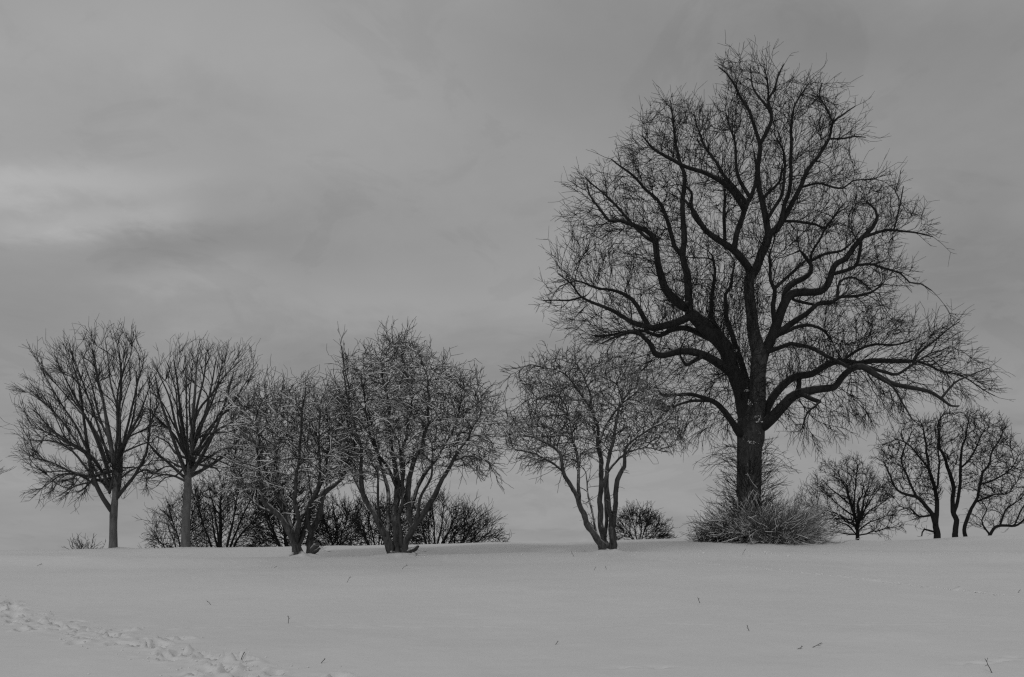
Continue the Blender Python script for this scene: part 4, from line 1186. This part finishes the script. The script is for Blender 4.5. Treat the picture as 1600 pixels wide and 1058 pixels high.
# ---- shrubs made of shoots
def shoot_shrub(name, label, foot, n, spread, length, mat, seed, lean=(0, 0, 0), r0=.009, K=7, sub=2.5, arch=-.05, rad=(.4, .4), cat='shrub', group=None, zlo=.12, wig=.1, low=0, ridge=0.0):
    rng = R_(seed)
    root = empty(name, foot, label, cat, group)
    a = rng.uniform(0, 2 * math.pi, n)
    q = np.sqrt(rng.uniform(0, 1, n))
    b = np.array(foot) + np.stack([np.cos(a) * q * rad[0], np.sin(a) * q * rad[1], np.full(n, -.06)], -1)
    el = np.arcsin(rng.uniform(zlo, .97, n))
    d = unit(np.stack([np.cos(a) * np.cos(el) * spread, np.sin(a) * np.cos(el) * spread, np.sin(el)], -1) + np.array(lean))
    L = rng.uniform(*length, n) * (1 - .25 * q)
    tb = Tubes()
    p, r, dd = twig_chains(b, d, L, np.full(n, r0), r0 * .5, K, rng, wig, (0, 0, arch))
    p[:, :, 2] = np.maximum(p[:, :, 2], foot[2] - .06)
    tb.add(p, r, 4, cap=False)
    tb.build('stems', M[mat], root)
    tb = Tubes()
    hh = np.repeat(np.arange(n), rng.poisson(sub, n))
    kk = rng.integers(1, K, len(hh))
    t2 = unit(dd[hh, kk] + .55 * perp(dd[hh, kk], rng))
    q2, r2, d2 = twig_chains(p[hh, kk], t2, L[hh] * rng.uniform(.15, .4, len(hh)), np.full(len(hh), r0 * .75), r0 * .45, 4, rng, .16, (0, 0, .03))
    tb.add(q2, r2, 3, cap=False)
    if low:
        # curled low growth and litter round the foot, caught with snow
        a = rng.uniform(0, 2 * math.pi, low)
        q = np.sqrt(rng.uniform(.2, 1, low))
        b = np.array(foot) + np.stack([np.cos(a) * q * rad[0] * 2.0, np.sin(a) * q * rad[1] * 1.7, rng.uniform(0, .28, low) * (1.2 - q)], -1)
        d = unit(np.stack([np.cos(a), np.sin(a), rng.uniform(-.1, .5, low)], -1) + rng.normal(size=(low, 3)) * .5)
        p, r, dd = twig_chains(b, d, rng.uniform(.15, .5, low), np.full(low, r0 * 1.5), r0 * .7, 6, rng, .38, (0, 0, 0))
        p[:, :, 2] = np.maximum(p[:, :, 2], foot[2] - .03)
        tb.add(p, r, 4, cap=False)
    tb.build('twigs', M[mat], root)
    if ridge:
        sb = Tubes()
        m = rng.uniform(size=len(q2)) < ridge
        pr = q2[m].copy()
        pr[:, :, 2] += r0 * .8
        sb.add(pr, r0 * rng.uniform(.4, .75, pr.shape[:2]), 4, cap=False)
        if low:
            m = rng.uniform(size=len(p)) < ridge * 1.5
            pr = p[m].copy()
            pr[:, :, 2] += r0 * 1.3
            sb.add(pr, r0 * rng.uniform(.5, 1.2, pr.shape[:2]), 4, cap=False)
        sb.build('snow_cover', M['snow_loose'], root)['kind'] = 'stuff'
    return root


def foot_at(px, Y):
    X = (px - 800) / F * Y
    return (X, Y, ground_z(X, Y))


shoot_shrub('basal_shrub', 'dark spiky thicket of shoots round the back of the tall tree base', foot_at(1166, YL + .1), 900, 1.0, (.8, 1.95), 'shoot_dark', 81, lean=(-.10, .15, 0), rad=(.55, .45), low=250, ridge=.06)
shoot_shrub('basal_shrub', 'paler snow-dusted mound of fine arching shoots in front of the tall tree base', foot_at(1208, YL - 1.0), 1100, 1.0, (.9, 2.05), 'shoot_snow', 82, lean=(.10, 0, .1), rad=(.5, .4), low=420, arch=-.05, ridge=.5)
shoot_shrub('basal_shrub', 'low snowy tangle of bent shoots at the foot of the tallest tree', foot_at(1142, YL - .85), 420, 1.1, (.35, 1.1), 'shoot_dark', 83, lean=(-.2, 0, 0), rad=(.5, .3), low=420, arch=-.08, ridge=.3)
shoot_shrub('bare_shrub', 'sparse leafless shrub in the snow beside the lone round tree', foot_at(133, 37.0), 42, 1.3, (.35, .85), 'smooth_twig', 84, rad=(.5, .3), sub=5, r0=.009, arch=.03, zlo=.2, wig=.16)
shoot_shrub('bare_shrub', 'wispy sapling and shoots at the foot of the leaning thorn tree', foot_at(908, 26.6), 26, 1.0, (.15, .4), 'smooth_twig', 85, rad=(.3, .15), sub=3, r0=.006, arch=.02, zlo=.2, wig=.2)
shoot_shrub('bare_shrub', 'sparse twigs sticking out of the brow beside the dark thicket of shoots', foot_at(1095, 36.0), 9, 1.4, (.3, .8), 'smooth_twig', 86, rad=(.3, .2), sub=2, r0=.007, arch=.0, zlo=.1)

# ---- stalks that stick out of the snow
for i, (px, py, ln, lean) in enumerate([(330, 944, .08, -.5), (541, 909, .12, .2), (450, 976, .09, -.1), (627, 888, .16, .9), (377, 1030, .05, .1), (500, 1037, .05, .6), (1094, 943, .09, -.4), (1171, 988, .06, -.3), (1242, 1018, .06, .8),
                                        (1267, 1015, .10, .7), (1552, 1054, .14, -.5), (428, 889, .06, .5), (898, 870, .14, -.6), (1160, 865, .14, .15), (928, 890, .07, .2), (948, 889, .06, -.3), (867, 1006, .04, .3), (56, 883, .12, 1.2), (1590, 924, .05, .2)]):
    x, y = pix_to_ground(px, py)
    rng = R_(200 + i)
    z = ground_z(x, y)
    root = empty('dead_stalk', (x, y, z), 'tiny dead stalk poking up out of the smooth snow slope', 'stalk', 'dead stalks in the snow')
    tb = Tubes()
    b = np.array([[x, y, z - .02]])
    p, r, dd = twig_chains(b, np.array([[lean, 0, 1.0]]), np.array([ln + .04]), np.array([.0045]), .0025, 6, rng, .14, (lean * .12, 0, 0))
    tb.add(p, r, 5)
    st = tb.build('stem', M['stalk'], root)
    tb = Tubes()
    for k in (3, 4):
        q, r2, _ = twig_chains(p[:, k], unit(dd[:, k] + .8 * perp(dd[:, k], rng)), np.array([ln * .35]), np.array([.003]), .002, 4, rng, .2, (0, 0, 0))
        tb.add(q, r2, 4)
    tb.build('side_shoot', M['stalk'], root)


# ---- loose crumbs of snow kicked up along the tracks and lying along the edge of the bank
def crumbs(name, label, spots, seed):
    rng = R_(seed)
    vs, ts, n = [], [], 0
    base = np.array([(1, 0, 0), (0, 1, 0), (-1, 0, 0), (0, -1, 0), (0, 0, 1), (0, 0, -1), (.7, .7, .3), (-.7, .6, .3), (-.6, -.7, .3), (.7, -.6, .3)], float)
    tri = np.array([(0, 6, 4), (6, 1, 4), (1, 7, 4), (7, 2, 4), (2, 8, 4), (8, 3, 4), (3, 9, 4), (9, 0, 4), (0, 1, 6), (1, 2, 7), (2, 3, 8), (3, 0, 9), (1, 0, 5), (2, 1, 5), (3, 2, 5), (0, 3, 5)])
    for (x, y, s) in spots:
        z = ground_z(x, y)
        v = base * s * rng.uniform(.6, 1.4, (10, 3)) * np.array([1, 1, .7]) + np.array([x, y, z + s * .15])
        vs.append(v)
        ts.append(tri + n)
        n += 10
    o = mesh_obj(name, np.vstack(vs), None, M['snow_loose'], tris=np.vstack(ts))
    o['kind'] = 'stuff'
    o['label'] = label
    o['category'] = 'snow'
    return o


rng = R_(99)
sp = []
for k in range(420):
    i = rng.integers(0, len(tg) - 1)
    p = tg[i] + (tg[i + 1] - tg[i]) * rng.uniform() + rng.normal(size=2) * .3
    sp.append((p[0], p[1], rng.uniform(.005, .018)))
crumbs('snow_crumbs', 'loose crumbs of snow kicked up along the trodden trail', sp, 1)
sp = []
a, b = np.array(pix_to_ground(1020, 873)), np.array(pix_to_ground(1590, 931))
for k in range(420):
    f = rng.uniform() ** .7
    p = a + (b - a) * f + rng.normal(size=2) * .05
    sp.append((p[0], p[1], rng.uniform(.008, .026)))
crumbs('snow_crumbs', 'loose crumbs of snow along the single track slanting down the slope', sp, 2)
sp = []
for k in range(420):
    x = rng.choice([rng.uniform(-3.0, 13), rng.uniform(4, 13)])
    sp.append((x, YC - .3 + rng.normal() * .25, rng.uniform(.007, .022) * (1 + (rng.uniform() < .06))))
crumbs('snow_crumbs', 'crumbs of snow lying along the edge of the bank', sp, 3)

print('triangles', sum(len(p.vertices) - 2 for o in col.objects if o.type == 'MESH' for p in o.data.polygons))
